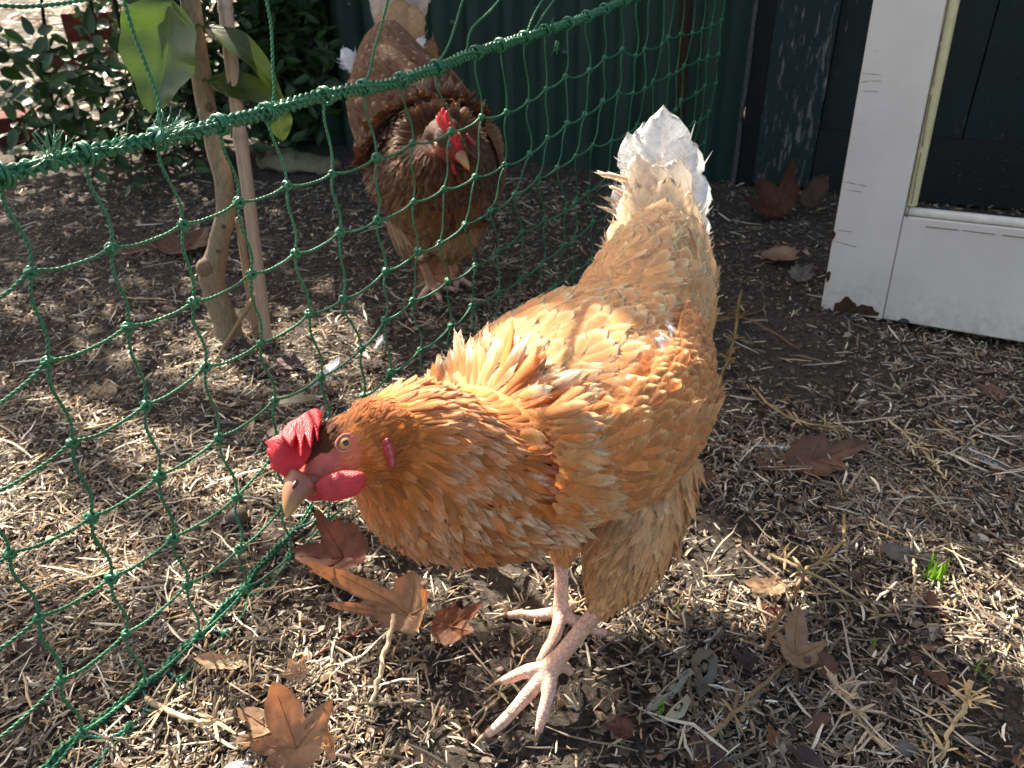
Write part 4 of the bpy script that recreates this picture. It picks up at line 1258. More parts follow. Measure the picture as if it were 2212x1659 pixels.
def feathers(mb, P, D, N, L, Wd, base, edge, lift=0.12, curl=-0.12, camber=0.35, mode='scallop', jag=0.05, nv=8, nu=7, point=0.5, barbs=6, bow=None, uscale=1.0, sweep=None, r=rng):
    """a field of feathers. P root, D growing direction, N outward. colours per feather (n,3)"""
    n = len(P)
    if n == 0: return
    L = np.broadcast_to(np.asarray(L, float), (n,)); Wd = np.broadcast_to(np.asarray(Wd, float), (n,))
    base = np.broadcast_to(np.asarray(base, float), (n, 3)); edge = np.broadcast_to(np.asarray(edge, float), (n, 3))
    lift = np.broadcast_to(np.asarray(lift, float), (n,)); curl = np.broadcast_to(np.asarray(curl, float), (n,))
    D = nrm(D - N * (D * N).sum(1, keepdims=True)); B = np.cross(N, D)
    v = np.linspace(0, 1, nv); u = np.linspace(-1, 1, nu)
    prof = np.clip(v, 0.02, 1) ** 0.45 * np.sqrt(np.clip(1.0 - (v ** (3.2 - 2.2 * point)), 0, 1)) + 0.02
    prof = prof / prof.max()
    # the margin is bowed back from the quill so that the tip is rounded
    U = np.broadcast_to(u, (n, nv, nu)); Vv = np.broadcast_to(v[:, None], (n, nv, nu))
    back = (0.13 * (1 - point) if sweep is None else sweep) * U ** 2 * Vv
    jg = r.normal(0, 1, (n, nv, nu)) * jag * (Vv > 0.55) * (np.abs(U) > 0.2)
    al = Vv - back + jg
    wd = prof[None, :, None] * Wd[:, None, None] * 0.5 * (1 + r.normal(0, 0.05, (n, nv, nu)))
    bw = r.normal(0, 0.12, n) if bow is None else np.broadcast_to(bow, (n,))
    lat = U * wd + (bw * L)[:, None, None] * Vv ** 2
    hgt = (lift * L)[:, None, None] * Vv + (curl * L)[:, None, None] * Vv ** 2 - camber * wd * U ** 2
    V = (P[:, None, None] + D[:, None, None] * (al * L[:, None, None])[..., None] + B[:, None, None] * lat[..., None] + N[:, None, None] * hgt[..., None])
    au = np.abs(U)
    if mode == 'hackle': f = np.clip((Vv - 0.5) / 0.28, 0, 1) * (0.25 + 0.75 * np.clip((au - 0.12) / 0.2, 0, 1)) * np.clip(r.normal(0.7, 0.45, (n, 1, 1)), 0, 1)
    elif mode == 'scallop': f = np.clip((au - 0.4) / 0.35, 0, 1) * 0.65 + np.clip((Vv - 0.6) / 0.3, 0, 1) * 0.9
    elif mode == 'fleck': f = np.clip((Vv - 0.72) / 0.1, 0, 1) * np.clip((0.45 - au) / 0.2, 0, 1) * (r.random((n, 1, 1)) < 0.4)
    elif mode == 'tip': f = np.clip((Vv - 0.3) / 0.45, 0, 1)
    else: f = np.clip(au * 0.6 + Vv * 0.4 - 0.2, 0, 1)
    f = np.clip(f, 0, 1)[..., None]
    C = base[:, None, None] * (1 - f) + edge[:, None, None] * f
    C = C * (1 + r.normal(0, 0.07, (n, 1, 1, 1))) * (1 + r.normal(0, 0.035, (n, nv, nu, 1)))
    uv = np.stack([U * uscale, Vv * 0.985 + r.integers(0, 60, (n, 1, 1)) + 0.003], -1)
    i = (np.arange(nv - 1)[:, None] * nu + np.arange(nu - 1)[None]).ravel()
    q = np.stack([i, i + 1, i + nu + 1, i + nu], -1)
    mb.add(V.reshape(-1, 3), (q[None] + (np.arange(n) * nv * nu)[:, None, None]).reshape(-1, 4), None, np.clip(C, 0.002, 0.95).reshape(-1, 3), uv.reshape(-1, 2))
    if barbs:
        # loose barbs that stand free of the vane at its edge and tip
        bi = r.integers(int(nv * 0.45), nv, (n, barbs)); side = np.where(r.random((n, barbs)) < 0.5, 0, nu - 1)
        side = np.where(bi == nv - 1, r.integers(0, nu, (n, barbs)), side)
        k = np.arange(n)[:, None]
        p = V[k, bi, side]; sg = (side / (nu - 1) * 2 - 1)[..., None]
        d = nrm(D[:, None] * 1.0 + B[:, None] * sg * 0.55 + N[:, None] * r.normal(0.03, 0.14, (n, barbs, 1)) + r.normal(0, 0.14, (n, barbs, 3)))
        ln = (np.minimum(L * 0.6, Wd * 1.1)[:, None] * r.uniform(0.10, 0.30, (n, barbs)))[..., None]; hw = (np.maximum(Wd, 0.004)[:, None] * 0.022)[..., None]
        Bv = B[:, None] * hw
        tri = np.stack([p - d * ln * 0.5 - Bv, p - d * ln * 0.5 + Bv, p + d * ln * 0.45 + Bv * 0.6, p + d * ln], 2)
        cc = np.repeat(C[k, bi, side][:, :, None], 4, axis=2)
        mb.add(tri.reshape(-1, 3), np.arange(n * barbs * 4).reshape(-1, 4), None, np.clip(cc, 0.002, 0.95).reshape(-1, 3), np.tile([0.3, 0.4], (n * barbs * 4, 1)))


def field(loft, s0, s1, th0, th1, ds, dw, r, off=0.0, jit=0.45):
    """staggered rows over part of a loft"""
    rows = max(2, int(round(loft.len * (s1 - s0) / ds))); T_, H_ = [], []
    for k in range(rows):
        s_ = s0 + (s1 - s0) * (k + 0.5) / rows
        i = int(np.clip(s_ * (loft.n - 1), 0, loft.n - 1)); rad = loft.ab[i].mean()
        m = max(2, int(round(rad * abs(th1 - th0) / dw)))
        th = th0 + (th1 - th0) * (np.arange(m) + 0.5 * (k % 2) + 0.25 + r.normal(0, jit * 0.4, m)) / m
        T_.append(s_ + r.normal(0, jit * 0.35, m) * (s1 - s0) / rows); H_.append(th)
    t, h = np.clip(np.concatenate(T_), 0, 1), np.concatenate(H_)
    p, n, tg = loft.at(t, h, np.full(t.shape, off))
    return t, h, p, n, tg


def sheetmesh(mb, G, th, col):
    """closed thick sheet from a grid of points G (a,b,3)"""
    a, b, _ = G.shape
    du = np.gradient(G, axis=0); dv = np.gradient(G, axis=1); N = nrm(np.cross(du, dv))
    e = np.minimum.outer(np.ones(a), np.minimum(np.arange(b), 99))
    edge = np.ones((a, b)); edge[:, -1] = 0.25; edge[0] *= 0.4; edge[-1] *= 0.4
    A = G + N * (th * edge)[..., None]; Bk = G - N * (th * edge)[..., None]
    i = (np.arange(a - 1)[:, None] * b + np.arange(b - 1)[None]).ravel()
    q = np.stack([i, i + 1, i + b + 1, i + b], -1); m = a * b
    rim = np.concatenate([np.arange(b), np.arange(1, a) * b + b - 1, (a - 1) * b + np.arange(b - 2, -1, -1), np.arange(a - 2, 0, -1) * b])
    rn = np.roll(rim, -1)
    mb.add(np.vstack([A.reshape(-1, 3), Bk.reshape(-1, 3)]), np.vstack([q[:, ::-1], q + m, np.stack([rim, rn, rn + m, rim + m], -1)]), None, col)


def smoothgrid(G, a, b):
    G = np.asarray(G, float)
    H_ = np.stack([smoothpath(G[:, j], a) for j in range(G.shape[1])], 1)
    return np.stack([smoothpath(H_[i], b) for i in range(a)], 0)


PINK = np.array([0.80, 0.48, 0.36]); RED = np.array([0.66, 0.035, 0.05])


def toe(mb, cl, pts, r0, col, r):
    P = smoothpath(pts, 22); t = np.linspace(0, 1, 22)
    rad = r0 * (1.05 - 0.50 * t) * (1 + 0.045 * np.cos(t * 3 * 2 * np.pi))
    tube(mb, P, rad, 10, col * np.array([1, 1, 1])[None].repeat(22, 0), None)
    d = nrm(P[-1] - P[-4]); e = P[-1]
    c = MB(); Q = smoothpath([e - d * 0.003, e + d * 0.005 + [0, 0, 0.001], e + d * 0.014 - [0, 0, 0.002]], 8)
    tube(c, Q, np.linspace(r0 * 0.5, 0.0005, 8), 8, (0.30, 0.2, 0.13)); cl.append(c)


def leg(parent, hock, foot, toes, r, wscale=1.0, col=PINK):
    mb = MB(); P = smoothpath([hock + (hock - foot) * 0.12, hock, hock * 0.5 + foot * 0.5, foot], 20)
    rad = np.interp(np.linspace(0, 1, 20), [0, 0.15, 0.5, 0.85, 1], [0.0075, 0.0082, 0.0062, 0.0066, 0.0085]) * wscale
    tube(mb, P, rad, 12, col); cl = []
    ellipsoid(mb, foot, np.eye(3) * 0.0085 * wscale, 12, 8, col)
    for t_ in toes: toe(mb, cl, [foot] + t_, 0.0062 * wscale, col, r)
    o = obj('tmp', mb, M_SCALE); md = o.modifiers.new('r', 'REMESH'); md.mode = 'VOXEL'; md.voxel_size = 0.0013
    sm = o.modifiers.new('s', 'SMOOTH'); sm.iterations = 4
    me = bpy.data.meshes.new_from_object(o.evaluated_get(bpy.context.evaluated_depsgraph_get()))
    bpy.data.objects.remove(o)
    nV = len(me.vertices); co = np.zeros(nV * 3, np.float32); me.vertices.foreach_get('co', co); co = co.reshape(-1, 3)
    nz = fbm(co[:, 0] * 160, co[:, 1] * 160 + co[:, 2] * 90, 130)[:, None]
    C = np.clip(col * (1 + 0.5 * nz) + np.array([0.08, -0.05, -0.03]) * np.clip(nz * 2, 0, 1), 0, 1)
    a = me.attributes.new('Col', 'FLOAT_COLOR', 'POINT') if 'Col' not in me.attributes else me.attributes['Col']
    a.data.foreach_set('color', np.concatenate([C, np.ones((nV, 1))], 1).astype(np.float32).ravel())
    me.polygons.foreach_set('use_smooth', np.ones(len(me.polygons), bool))
    co -= ORG[parent.name].astype(np.float32); me.vertices.foreach_set('co', co.ravel()); me.update()
    lo = link('leg', me, M_SCALE, parent); ORG[lo.name] = ORG[parent.name]
    for c in cl: obj('claw', c, M_HORN, lo)
    return lo


def build_hen(root, H):
    r = np.random.default_rng(H['seed']); pal = H['pal']; L = Loft(H['spine'])
    hc, hf, hl, ht, hs = H['head']          # skull centre and its axes: beak, left, top; scale
    HW = lambda f, l, t: hc + (hf * f + hl * l + ht * t) * hs
    # ---- one continuous body
    mb = MB(); L.mesh(mb)
    thighs = []
    for tg in H['thighs']: th_ = Loft(tg); thighs.append(th_); th_.mesh(mb, 26, 20)
    ellipsoid(mb, hc, np.stack([hf * 0.0255, hl * 0.0152, ht * 0.0205]) * hs, 24, 16)
    ellipsoid(mb, HW(0.014, 0, 0.002), np.stack([hf * 0.021, hl * 0.0118, ht * 0.0130]) * hs, 24, 16)
    Pn = smoothpath([HW(-0.004, 0, 0), L.P[-1], L.P[-14]], 14); tube(mb, Pn, np.linspace(0.0125, L.ab[-14].mean() * 0.95, 14), 18)
    o = obj('tmp', mb, M_SKIN); md = o.modifiers.new('r', 'REMESH'); md.mode = 'VOXEL'; md.voxel_size = 0.0028
    sm = o.modifiers.new('s', 'SMOOTH'); sm.iterations = 6
    me = bpy.data.meshes.new_from_object(o.evaluated_get(bpy.context.evaluated_depsgraph_get())); bpy.data.objects.remove(o)
    nV = len(me.vertices); co = np.zeros(nV * 3, np.float32); me.vertices.foreach_get('co', co); co = co.reshape(-1, 3).astype(float)
    rel = (co - hc) / hs; f_, l_, t_ = rel @ hf, rel @ hl, rel @ ht
    near = np.linalg.norm(rel, axis=1) < 0.044
    C = np.tile(pal['under'], (nV, 1))
    nz = fbm(f_ * 260, t_ * 260 + l_ * 130, 60)
    face = near & ((((f_ - 0.009) / 0.0195) ** 2 + ((t_ - 0.0010) / 0.0120) ** 2 + 0.9 * nz) < 1) | (near & (f_ > 0.017) & (t_ < 0.013))
    brow = near & (t_ > 0.0094 + 0.002 * nz) & (f_ < 0.0215)
    nk = np.linalg.norm(rel, axis=1) < 0.085; C[nk] = np.asarray(pal['hackle']) * 0.9
    C[near] = np.asarray(pal['headdark']) * 0.4 + np.asarray(pal['hackle']) * 0.6
    C[face] = np.asarray(pal.get('face', (0.60, 0.15, 0.115))) * (1 + 0.5 * nz[face, None]); cheek = face & (f_ < 0.004) & (t_ < 0.002); C[cheek] = 0.6 * C[cheek] + 0.4 * np.asarray(pal['breast'])
    C[brow] = pal['headdark']
    a = me.attributes['Col'] if 'Col' in me.attributes else me.attributes.new('Col', 'FLOAT_COLOR', 'POINT')
    a.data.foreach_set('color', np.concatenate([np.clip(C, 0, 1), np.ones((nV, 1))], 1).astype(np.float32).ravel())
    me.polygons.foreach_set('use_smooth', np.ones(len(me.polygons), bool))
    loc = (co - ORG[root.name]).astype(np.float32); me.vertices.foreach_set('co', loc.ravel()); me.update()
    body = link('body', me, M_SKIN, root); ORG[body.name] = ORG[root.name]
    bvh = BVHTree.FromPolygons([tuple(v) for v in co], [tuple(p.vertices) for p in me.polygons])

    def snap(p):
        q = np.zeros_like(p); nn = np.zeros_like(p)
        for k in range(len(p)):
            a_, n_, _, _ = bvh.find_nearest(Vector(p[k])); q[k] = a_; nn[k] = n_
        return q, nn

    def inside(p, n, d=0.010):
        """roots that lie buried in another part of the body"""
        out = np.zeros(len(p), bool)
        for k in range(len(p)):
            a_, n_, _, _ = bvh.find_nearest(Vector(p[k])); out[k] = (np.asarray(a_) - p[k]) @ np.asarray(n_) > d
        return out

    def vary(c, n, s=0.13):
        return np.asarray(c) * (1 + r.normal(0, s, (n, 1))) * (1 + r.normal(0, 0.03, (n, 3)))

    TAU = 2 * np.pi
    pi = np.pi
    grav = np.array([0, 0, -1.0])

    # ---- breast and belly: small rounded scale-like feathers
    mb = MB()
    t, h, p, n, tg = field(L, 0.30, 0.90, pi * 0.98, pi * 2.02, 0.0085, 0.0105, r)
    k = ~inside(p, n); t, h, p, n, tg = t[k], h[k], p[k], n[k], tg[k]; m = len(p)
    D = -tg + grav * 0.12 + r.normal(0, 0.08, (m, 3))
    feathers(mb, p, D, n, r.uniform(0.022, 0.03, m), r.uniform(0.016, 0.021, m), vary(pal['breast'], m), vary(pal['breast_edge'], m), 0.05, -0.06, 0.3, 'scallop', 0.03, barbs=5, point=0.15, r=r)
    obj('breast_plumage', mb, M_FEATHER, root, 'stuff')

    # ---- back and saddle, ruffled
    mb = MB()
    t, h, p, n, tg = field(L, 0.03, 0.70, -0.15 * pi, 1.15 * pi, 0.0060, 0.0068, r)
    bald = H.get('bald'); k = np.ones(len(p), bool)
    if bald is not None: k = np.linalg.norm(p - bald[0], axis=1) > bald[1]
    t, h, p, n, tg = t[k], h[k], p[k], n[k], tg[k]; m = len(p)
    sw = H.get('ruffle', 0.2) * 2.2 * np.stack([fbm(t * 30 + k, h * 6, 210 + k, 2) for k in range(3)], 1)
    D = -tg + grav * 0.25 + sw + r.normal(0, H.get('ruffle', 0.2) * 0.7, (m, 3))
    sc = np.clip(1.0 - (t - 0.35) * 1.3, 0.55, 1.0)
    mixc = np.clip((0.34 - t) / 0.3, 0, 1)[:, None] * 0.55
    bc = vary(pal['back'], m) * (1 - mixc) + np.asarray(pal['rump']) * mixc
    feathers(mb, p, D, n, r.uniform(0.026, 0.042, m) * sc, r.uniform(0.013, 0.022, m) * sc, bc, vary(pal['back_edge'], m), r.uniform(0.02, 0.13, m), r.uniform(-0.16, -0.05, m), 0.14, H.get('backmode', 'scallop'), 0.03, barbs=16, point=0.1, r=r)
    obj('back_plumage', mb, M_FEATHER, root, 'stuff')

    # ---- thighs and vent: loose downy feathers
    mb = MB()
    for ti, th_ in enumerate(thighs):
        small = 0.5 if (ti == 1 and H['seed'] == 11) else 1.0
        t, h, p, n, tg = field(th_, 0.02, 0.97, 0, TAU, 0.0046, 0.0046, r)
        kk = ~inside(p, n, 0.003); t, h, p, n, tg = t[kk], h[kk], p[kk], n[kk], tg[kk]
        m = len(p); taper = np.clip(1.15 - t, 0.35, 1)
        D = tg + grav * 0.35 + r.normal(0, 0.24, (m, 3))
        w = (np.clip(1.15 - 1.8 * t, 0, 0.9) * (small > 0.9) * np.clip(0.75 - (n @ _rt) * 1.1, 0, 1))[:, None]
        feathers(mb, p, D, n, 0.034 * small * taper * r.uniform(0.7, 1.3, m), 0.0115 * small * taper, vary(pal['thigh'], m) * (1 - w) + np.asarray(pal['fluff']) * w, vary(pal['thigh_edge'], m), r.uniform(0.05, 0.22, m), -0.12, 0.2, 'soft', 0.06, barbs=22, point=0.2, uscale=1.12, r=r)
    t, h, p, n, tg = field(L, 0.02, 0.34, pi * 1.0, pi * 2.0, 0.010, 0.011, r); m = len(p)
    D = -tg * 1.0 + grav * 0.25 + r.normal(0, 0.12, (m, 3))
    feathers(mb, p, D, n, r.uniform(0.022, 0.032, m), 0.020, vary(np.asarray(pal['fluff']) * 0.4 + np.asarray(pal['thigh']) * 0.6, m), vary(pal['thigh_edge'], m), 0.12, -0.12, 0.3, 'soft', 0.09, barbs=10, point=0.4, r=r)
    obj('thigh_plumage', mb, M_FEATHER, root, 'stuff')

    # ---- wings: a lens on the flank, covered in coverts, quills along the lower edge
    for sgn, wg in ((1, H['wing_left']), (-1, H['wing_right'])):
        if wg is None: continue
        sa, sb, top, bot, thick = wg
        def wpt(a, b):
            s_ = sa + (sb - sa) * a
            up_ = top[0] + (top[1] - top[0]) * a; lo_ = bot[0] + (bot[1] - bot[0]) * a + bot[2] * np.sin(pi * a)
            th = up_ + (lo_ - up_) * b
            o_ = thick * np.clip(np.sin(pi * np.clip(0.08 + 0.74 * b, 0, 1)), 0, 1) ** 0.5 * np.clip(np.sin(pi * np.clip(0.9 * a, 0, 1)), 0, 1) ** 0.8
            return L.at(s_, th, o_ + 0.003)
        A, B = np.meshgrid(np.linspace(0, 1, 20), np.linspace(0, 1, 16), indexing='ij')
        G, gN, gT = wpt(A, B); mb = MB(); sheetmesh(mb, G if sgn > 0 else G[:, ::-1], 0.0025, pal['under'])
        wing = obj('wing', mb, M_SKIN, root)
        # secondaries
        for k in range(9 if thick > 0.009 else 0):
            a_ = 0.10 + 0.62 * k / 8; a0 = np.array([a_]); b0 = np.array([0.97 - 0.04 * k])
            P0, n0, t0 = wpt(1 - a0 * 0 - 0.30 - 0.055 * k + 0 * a0, b0 - 0.12)
            D0 = -t0 + grav * 0.05 + np.array([[0, 0, 0.03 * k]])
            fm = MB(); feathers(fm, P0 + n0 * (0.0008 + 0.0003 * k), D0, n0, 0.058 + 0.002 * k, 0.020, vary(pal['quill'], 1, 0.08), vary(pal['wing_edge'], 1), 0.02, -0.03, 0.12, 'scallop', 0.02, nv=14, nu=9, barbs=10, point=0.3, bow=0.03 * sgn, r=r)
            obj('wing_feather', fm, M_FEATHER, wing)
        mb = MB()
        na, nb = 36, 24
        for j in range(nb):
            m = na; aa = -0.12 + 1.12 * (np.arange(m) + 0.5 * (j % 2)) / m + r.normal(0, 0.03, m); bb = np.full(m, (j + 0.1) / nb) + r.normal(0, 0.016, m)
            P0, n0, t0 = wpt(np.clip(aa, -0.12, 1), np.clip(bb, 0, 0.97)); big = np.clip(0.75 + 0.8 * (1 - aa), 0.7, 1.5)
            D0 = -t0 + grav * (0.28 * (1 - bb) + 0.05)[:, None] + r.normal(0, 0.12, (m, 3))
            feathers(mb, P0 + n0 * 0.0035, D0, n0, 0.019 * big * r.uniform(0.85, 1.2, m), 0.0115 * big, vary(pal['wing'], m), vary(pal['wing_edge'], m), r.uniform(0.12, 0.22, m), -0.14, 0.25, 'scallop', 0.03, barbs=9, point=0.12, r=r)
        obj('wing_coverts', mb, M_FEATHER, wing, 'stuff')

    # ---- neck hackles, long, narrow, each with a pale fringe
    mb = MB()
    t, h, p, n, tg = field(L, 0.60, 0.985, 0, TAU, 0.0056, 0.0044, r)
    lowside = np.clip(-np.sin(h), 0, 1)
    k = r.random(len(t)) < 1.0 - 0.9 * (t < 0.66) * (lowside > 0.2) - 0.0
    k &= ~(t < 0.63 + 0.05 * r.normal(0, 0.35, len(t)) + 0.05 * np.clip(0.75 - np.sin(h), 0, 0.75) + 0.13 * np.clip(-np.sin(h) - 0.05, 0, 1))
    bur = (t > 0.85) & inside(p, n, 0.001)
    if bur.any(): p[bur], n[bur] = snap(p[bur])
    k &= ~inside(p, n)
    t, h, p, n, tg, lowside = t[k], h[k], p[k], n[k], tg[k], lowside[k]; m = len(p)
    D = -tg + grav * 0.16 + r.normal(0, 0.07, (m, 3))
    g = np.clip((0.97 - t) / 0.3, 0.0, 1)
    ed = np.asarray(pal['hackle']) * (1 - (H['streak'] * (0.25 + 0.75 * g) * (1 - 0.30 * lowside))[:, None]) + np.asarray(pal['hackle_edge']) * (H['streak'] * (0.25 + 0.75 * g) * (1 - 0.30 * lowside))[:, None]
    feathers(mb, p, D, n, (0.020 + 0.026 * g) * r.uniform(0.85, 1.15, m), (0.0056 + 0.0030 * g), vary(pal['hackle'], m, 0.16), ed, r.uniform(0.03, 0.12, m), r.uniform(-0.14, 0.0, m), 0.3, 'hackle', 0.05, barbs=8, point=0.55, uscale=0.8, r=r)
    obj('neck_hackles', mb, M_FEATHER, root, 'stuff')

    # ---- shoulder feathers that run over the front of the wing
    if H['seed'] == 11:
        mb = MB(); t, h, p, n, tg = field(L, 0.585, 0.69, pi * 0.68, pi * 1.0, 0.0052, 0.0060, r, off=0.011); m = len(p)
        g2 = r.random((m, 1)); bc = np.asarray(pal['hackle']) * g2 + np.asarray(pal['back']) * (1 - g2)
        feathers(mb, p, -tg + grav * 0.18 + r.normal(0, 0.14, (m, 3)), n, r.uniform(0.026, 0.042, m), r.uniform(0.008, 0.013, m), bc, vary(np.asarray(pal['back_edge']) * 0.92, m), r.uniform(-0.05, 0.05, m), r.uniform(-0.12, 0.0, m), 0.25, 'hackle', 0.05, barbs=12, point=0.4, r=r)
        obj('shoulder_plumage', mb, M_FEATHER, root, 'stuff')

    # ---- head feathers
    mb = MB(); q = nrm(r.normal(0, 1, (3600, 3))); q = q * np.array([0.0260, 0.0155, 0.0210])
    f2, l2, t2 = q.T; nzq = fbm(f2 * 260, t2 * 260 + l2 * 130, 60)
    bare = ((((f2 - 0.009) / 0.019) ** 2 + ((t2 - 0.0010) / 0.0115) ** 2 + 0.9 * nzq) < 1) & ~(t2 > 0.0090)
    keep = (~bare | (r.random(len(q)) < 0.20 + 0.3 * (f2 < -0.004))) & ((f2 < 0.016) | ((t2 > 0.0090) & (f2 < 0.0205)))
    keep &= ~((np.abs(l2) < 0.0022) & (f2 > -0.012) & (t2 > 0))
    q = q[keep]; f2, l2, t2 = q.T; m = len(q)
    P0 = hc + (q[:, :1] * hf + q[:, 1:2] * hl + q[:, 2:] * ht) * hs
    n0 = None
    P0, n0 = snap(hc + (P0 - hc) * 1.25)
    D0 = -hf + r.normal(0, 0.12, (m, 3)) + ht * np.where(t2 < 0, -0.25, 0.1)[:, None]
    onface = (f2 > -0.01) & (t2 < 0.007)
    bc = np.where(onface[:, None], np.asarray(pal['breast_edge']), np.where((f2 > -0.001)[:, None], np.asarray(pal['headdark']) * 0.7, np.asarray(pal['headdark']) * 0.45 + np.asarray(pal['hackle']) * 0.65))
    feathers(mb, P0, D0, n0, np.where(onface, 0.0045, 0.0095) * r.uniform(0.7, 1.3, m), np.where(onface, 0.0009, 0.0030), bc * (1 + r.normal(0, 0.2, (m, 1))), bc * 1.25, 0.1, -0.12, 0.3, 'soft', 0.05, nv=5, nu=3, point=0.8, barbs=0, r=r)
    # pale tuft in front of the ear
    for sg in (1, -1):
        m = 60; fq = r.uniform(-0.021, -0.013, m); tq = r.uniform(-0.012, 0.004, m)
        P0 = hc + (fq[:, None] * hf + (sg * 0.0135) * hl + tq[:, None] * ht) * hs
        feathers(mb, P0, np.tile(-hf * 0.5 - ht * 0.35 , (m, 1)) + r.normal(0, 0.12, (m, 3)), np.tile(hl * sg, (m, 1)), r.uniform(0.007, 0.011, m), 0.0015, vary((0.55, 0.34, 0.19), m), (0.65, 0.45, 0.3), 0.1, -0.05, 0.3, 'soft', 0.05, nv=5, nu=3, point=0.8, barbs=0, r=r)
    obj('head_plumage', mb, M_FEATHER, root, 'stuff')

    # ---- beak
    b0, b1, b2, b3 = H['beak']
    mb = MB(); P = smoothpath([b0, b1, b2, b3], 18); tt = np.linspace(0, 1, 18)
    bl = nrm(hl); T = nrm(np.gradient(P, axis=0)); Up = nrm(np.cross(T, bl)); Up = Up * np.sign((Up @ ht))[:, None]
    hh = np.interp(tt, [0, 0.25, 0.6, 0.85, 1], [0.0112, 0.0084, 0.0054, 0.0030, 0.0006]) * hs; ww = np.interp(tt, [0, 0.3, 0.7, 1], [0.0085, 0.0072, 0.0042, 0.0006]) * hs
    a = np.arange(18) / 18 * TAU
    sec = np.where(np.sin(a) > 0, 1, 0.92)
    V = P[:, None] + bl * (np.cos(a)[None] * ww[:, None])[..., None] + Up[:, None] * (np.sin(a)[None] * sec[None] * hh[:, None])[..., None]
    bcol = np.array([0.29, 0.115, 0.075])[None] * (1 - tt[:, None] ** 2) + np.array([0.56, 0.33, 0.11])[None] * tt[:, None] ** 2
    bcol[:4] = bcol[:4] * 0.6 + np.array([0.42, 0.09, 0.065]) * 0.4
    mb.add(np.vstack([V.reshape(-1, 3), P[:1] - T[:1] * 0.003, P[-1:] + T[-1:] * 0.0006]), ringquads(18, 18)[:, ::-1], [[(j + 1) % 18, j, 324][::-1] for j in range(18)] + [[306 + j, 306 + (j + 1) % 18, 325][::-1] for j in range(18)],
           np.vstack([np.repeat(bcol, 18, 0), bcol[0], bcol[-1]]))
    beak = obj('beak', mb, M_HORN, root)
    mb = MB(); P2 = P[:13] - Up[:13] * (hh[:13] * 0.52)[:, None] - T[:13] * 0.002
    tube(mb, P2, np.interp(np.linspace(0, 1, 13), [0, 0.5, 1], [0.0052, 0.0042, 0.001]) * hs, 10, (0.26, 0.10, 0.065)); obj('lower_beak', mb, M_HORN, beak)
    for sg in (1, -1):
        i0 = 4; p = P[i0] + Up[i0] * hh[i0] * 0.30 + bl * sg * ww[i0] * 0.97
        mb = MB(); ellipsoid(mb, p, np.stack([T[i0] * 0.0036, Up[i0] * 0.0013, bl * 0.0006]) * hs, 12, 6, (0.08, 0.03, 0.025)); obj('nostril', mb, M_HORN, beak)
    # ---- eyes
    for sg in (1, -1):
        e = HW(-0.0031, sg * 0.0127, 0.0044)
        ax = np.stack([hf, ht, hl * sg])
        mb = MB(); ellipsoid(mb, e, ax * np.array([[0.0047], [0.0042], [0.0045]]) * hs, 20, 14, (0.60, 0.28, 0.10)); eye = obj('eye', mb, M_EYE, root)
        mb = MB(); ellipsoid(mb, e + hl * sg * 0.0036 * hs, ax * np.array([[0.0020], [0.0020], [0.0013]]) * hs, 16, 10, (0.01, 0.01, 0.01)); obj('pupil', mb, M_PUPIL, eye)
        mb = MB(); tq = np.linspace(0, TAU, 30)
        ring = e + hl * sg * 0.0022 * hs + (np.cos(tq)[:, None] * hf * 0.0056 + np.sin(tq)[:, None] * ht * 0.0043) * hs
        tube(mb, ring, 0.0009 * hs, 8, (0.56, 0.22, 0.17)); obj('eyelid', mb, M_SKIN, eye)
        # ear lobe
        mb = MB(); ctl = [[-.0190, -.0085], [-.0168, -.0130], [-.0150, -.0185], [-.0128, -.0240]]
        rows_ = []
        for (ef, et), wd_ in zip(ctl, (.0026, .0046, .0042, .0026)):
            row = []
            for k_, lift_ in ((0, 0.0), (0.5, 0.0018), (1, 0.0)):
                o_ = HW(ef - wd_ * k_, 0.0, et - 0.0004 * k_) + hl * sg * 0.05 * hs
                hit = bvh.ray_cast(Vector(o_), Vector(-hl * sg))[0]
                row.append((np.asarray(hit) if hit is not None else HW(ef, sg * 0.015, et)) + hl * sg * (lift_ + 0.0008) * hs)
            rows_.append(row)
        G = smoothgrid(rows_, 18, 9)
        G = G + hl * (sg * 0.0007 * np.sin(np.arange(18) * 1.4))[:, None, None]
        cc = np.tile(RED * np.array([1, 2.2, 1.8]), (2 * 18 * 9, 1)).reshape(2, 18, 9, 3); cc[:, :, 4:5] = (0.66, 0.24, 0.25); cc = cc.reshape(-1, 3)
        if sg < 0: G = G[:, ::-1]
        sheetmesh(mb, G, 0.0012, cc); obj('ear_lobe', mb, M_COMB, root)
        # wattle
        wc, wf, wt, wl = H['wattle'][0 if sg > 0 else 1]
        mb = MB(); nA = 28; a_ = np.arange(nA) / nA * TAU; th = np.linspace(0, pi, 15)
        shape = 1 + 0.10 * np.cos(2 * a_ + 0.6) - 0.12 * np.cos(a_) - 0.16 * np.clip(np.sin(a_), 0, 1) ** 2 + 0.03 * np.sin(5 * a_ + 1)
        V = wc + (np.sin(th)[:, None, None] * (np.cos(a_)[None, :, None] * wf + np.sin(a_)[None, :, None] * wt) * shape[None, :, None] + np.cos(th)[:, None, None] * wl)
        V = V + 0.0035 * fbm(V[..., 0] * 160 + V[..., 2] * 110, V[..., 1] * 160, 71)[..., None] * nrm(wl)
        mb.add(V.reshape(-1, 3), ringquads(15, nA)[:, ::-1], None, RED * np.array([0.92, 1.6, 1.3])); obj('wattle', mb, M_COMB, root)
    # ---- comb
    G = smoothgrid(H['comb'], 84, 14)
    a_, b_ = G.shape[:2]; s_ = np.linspace(0, 1, a_)
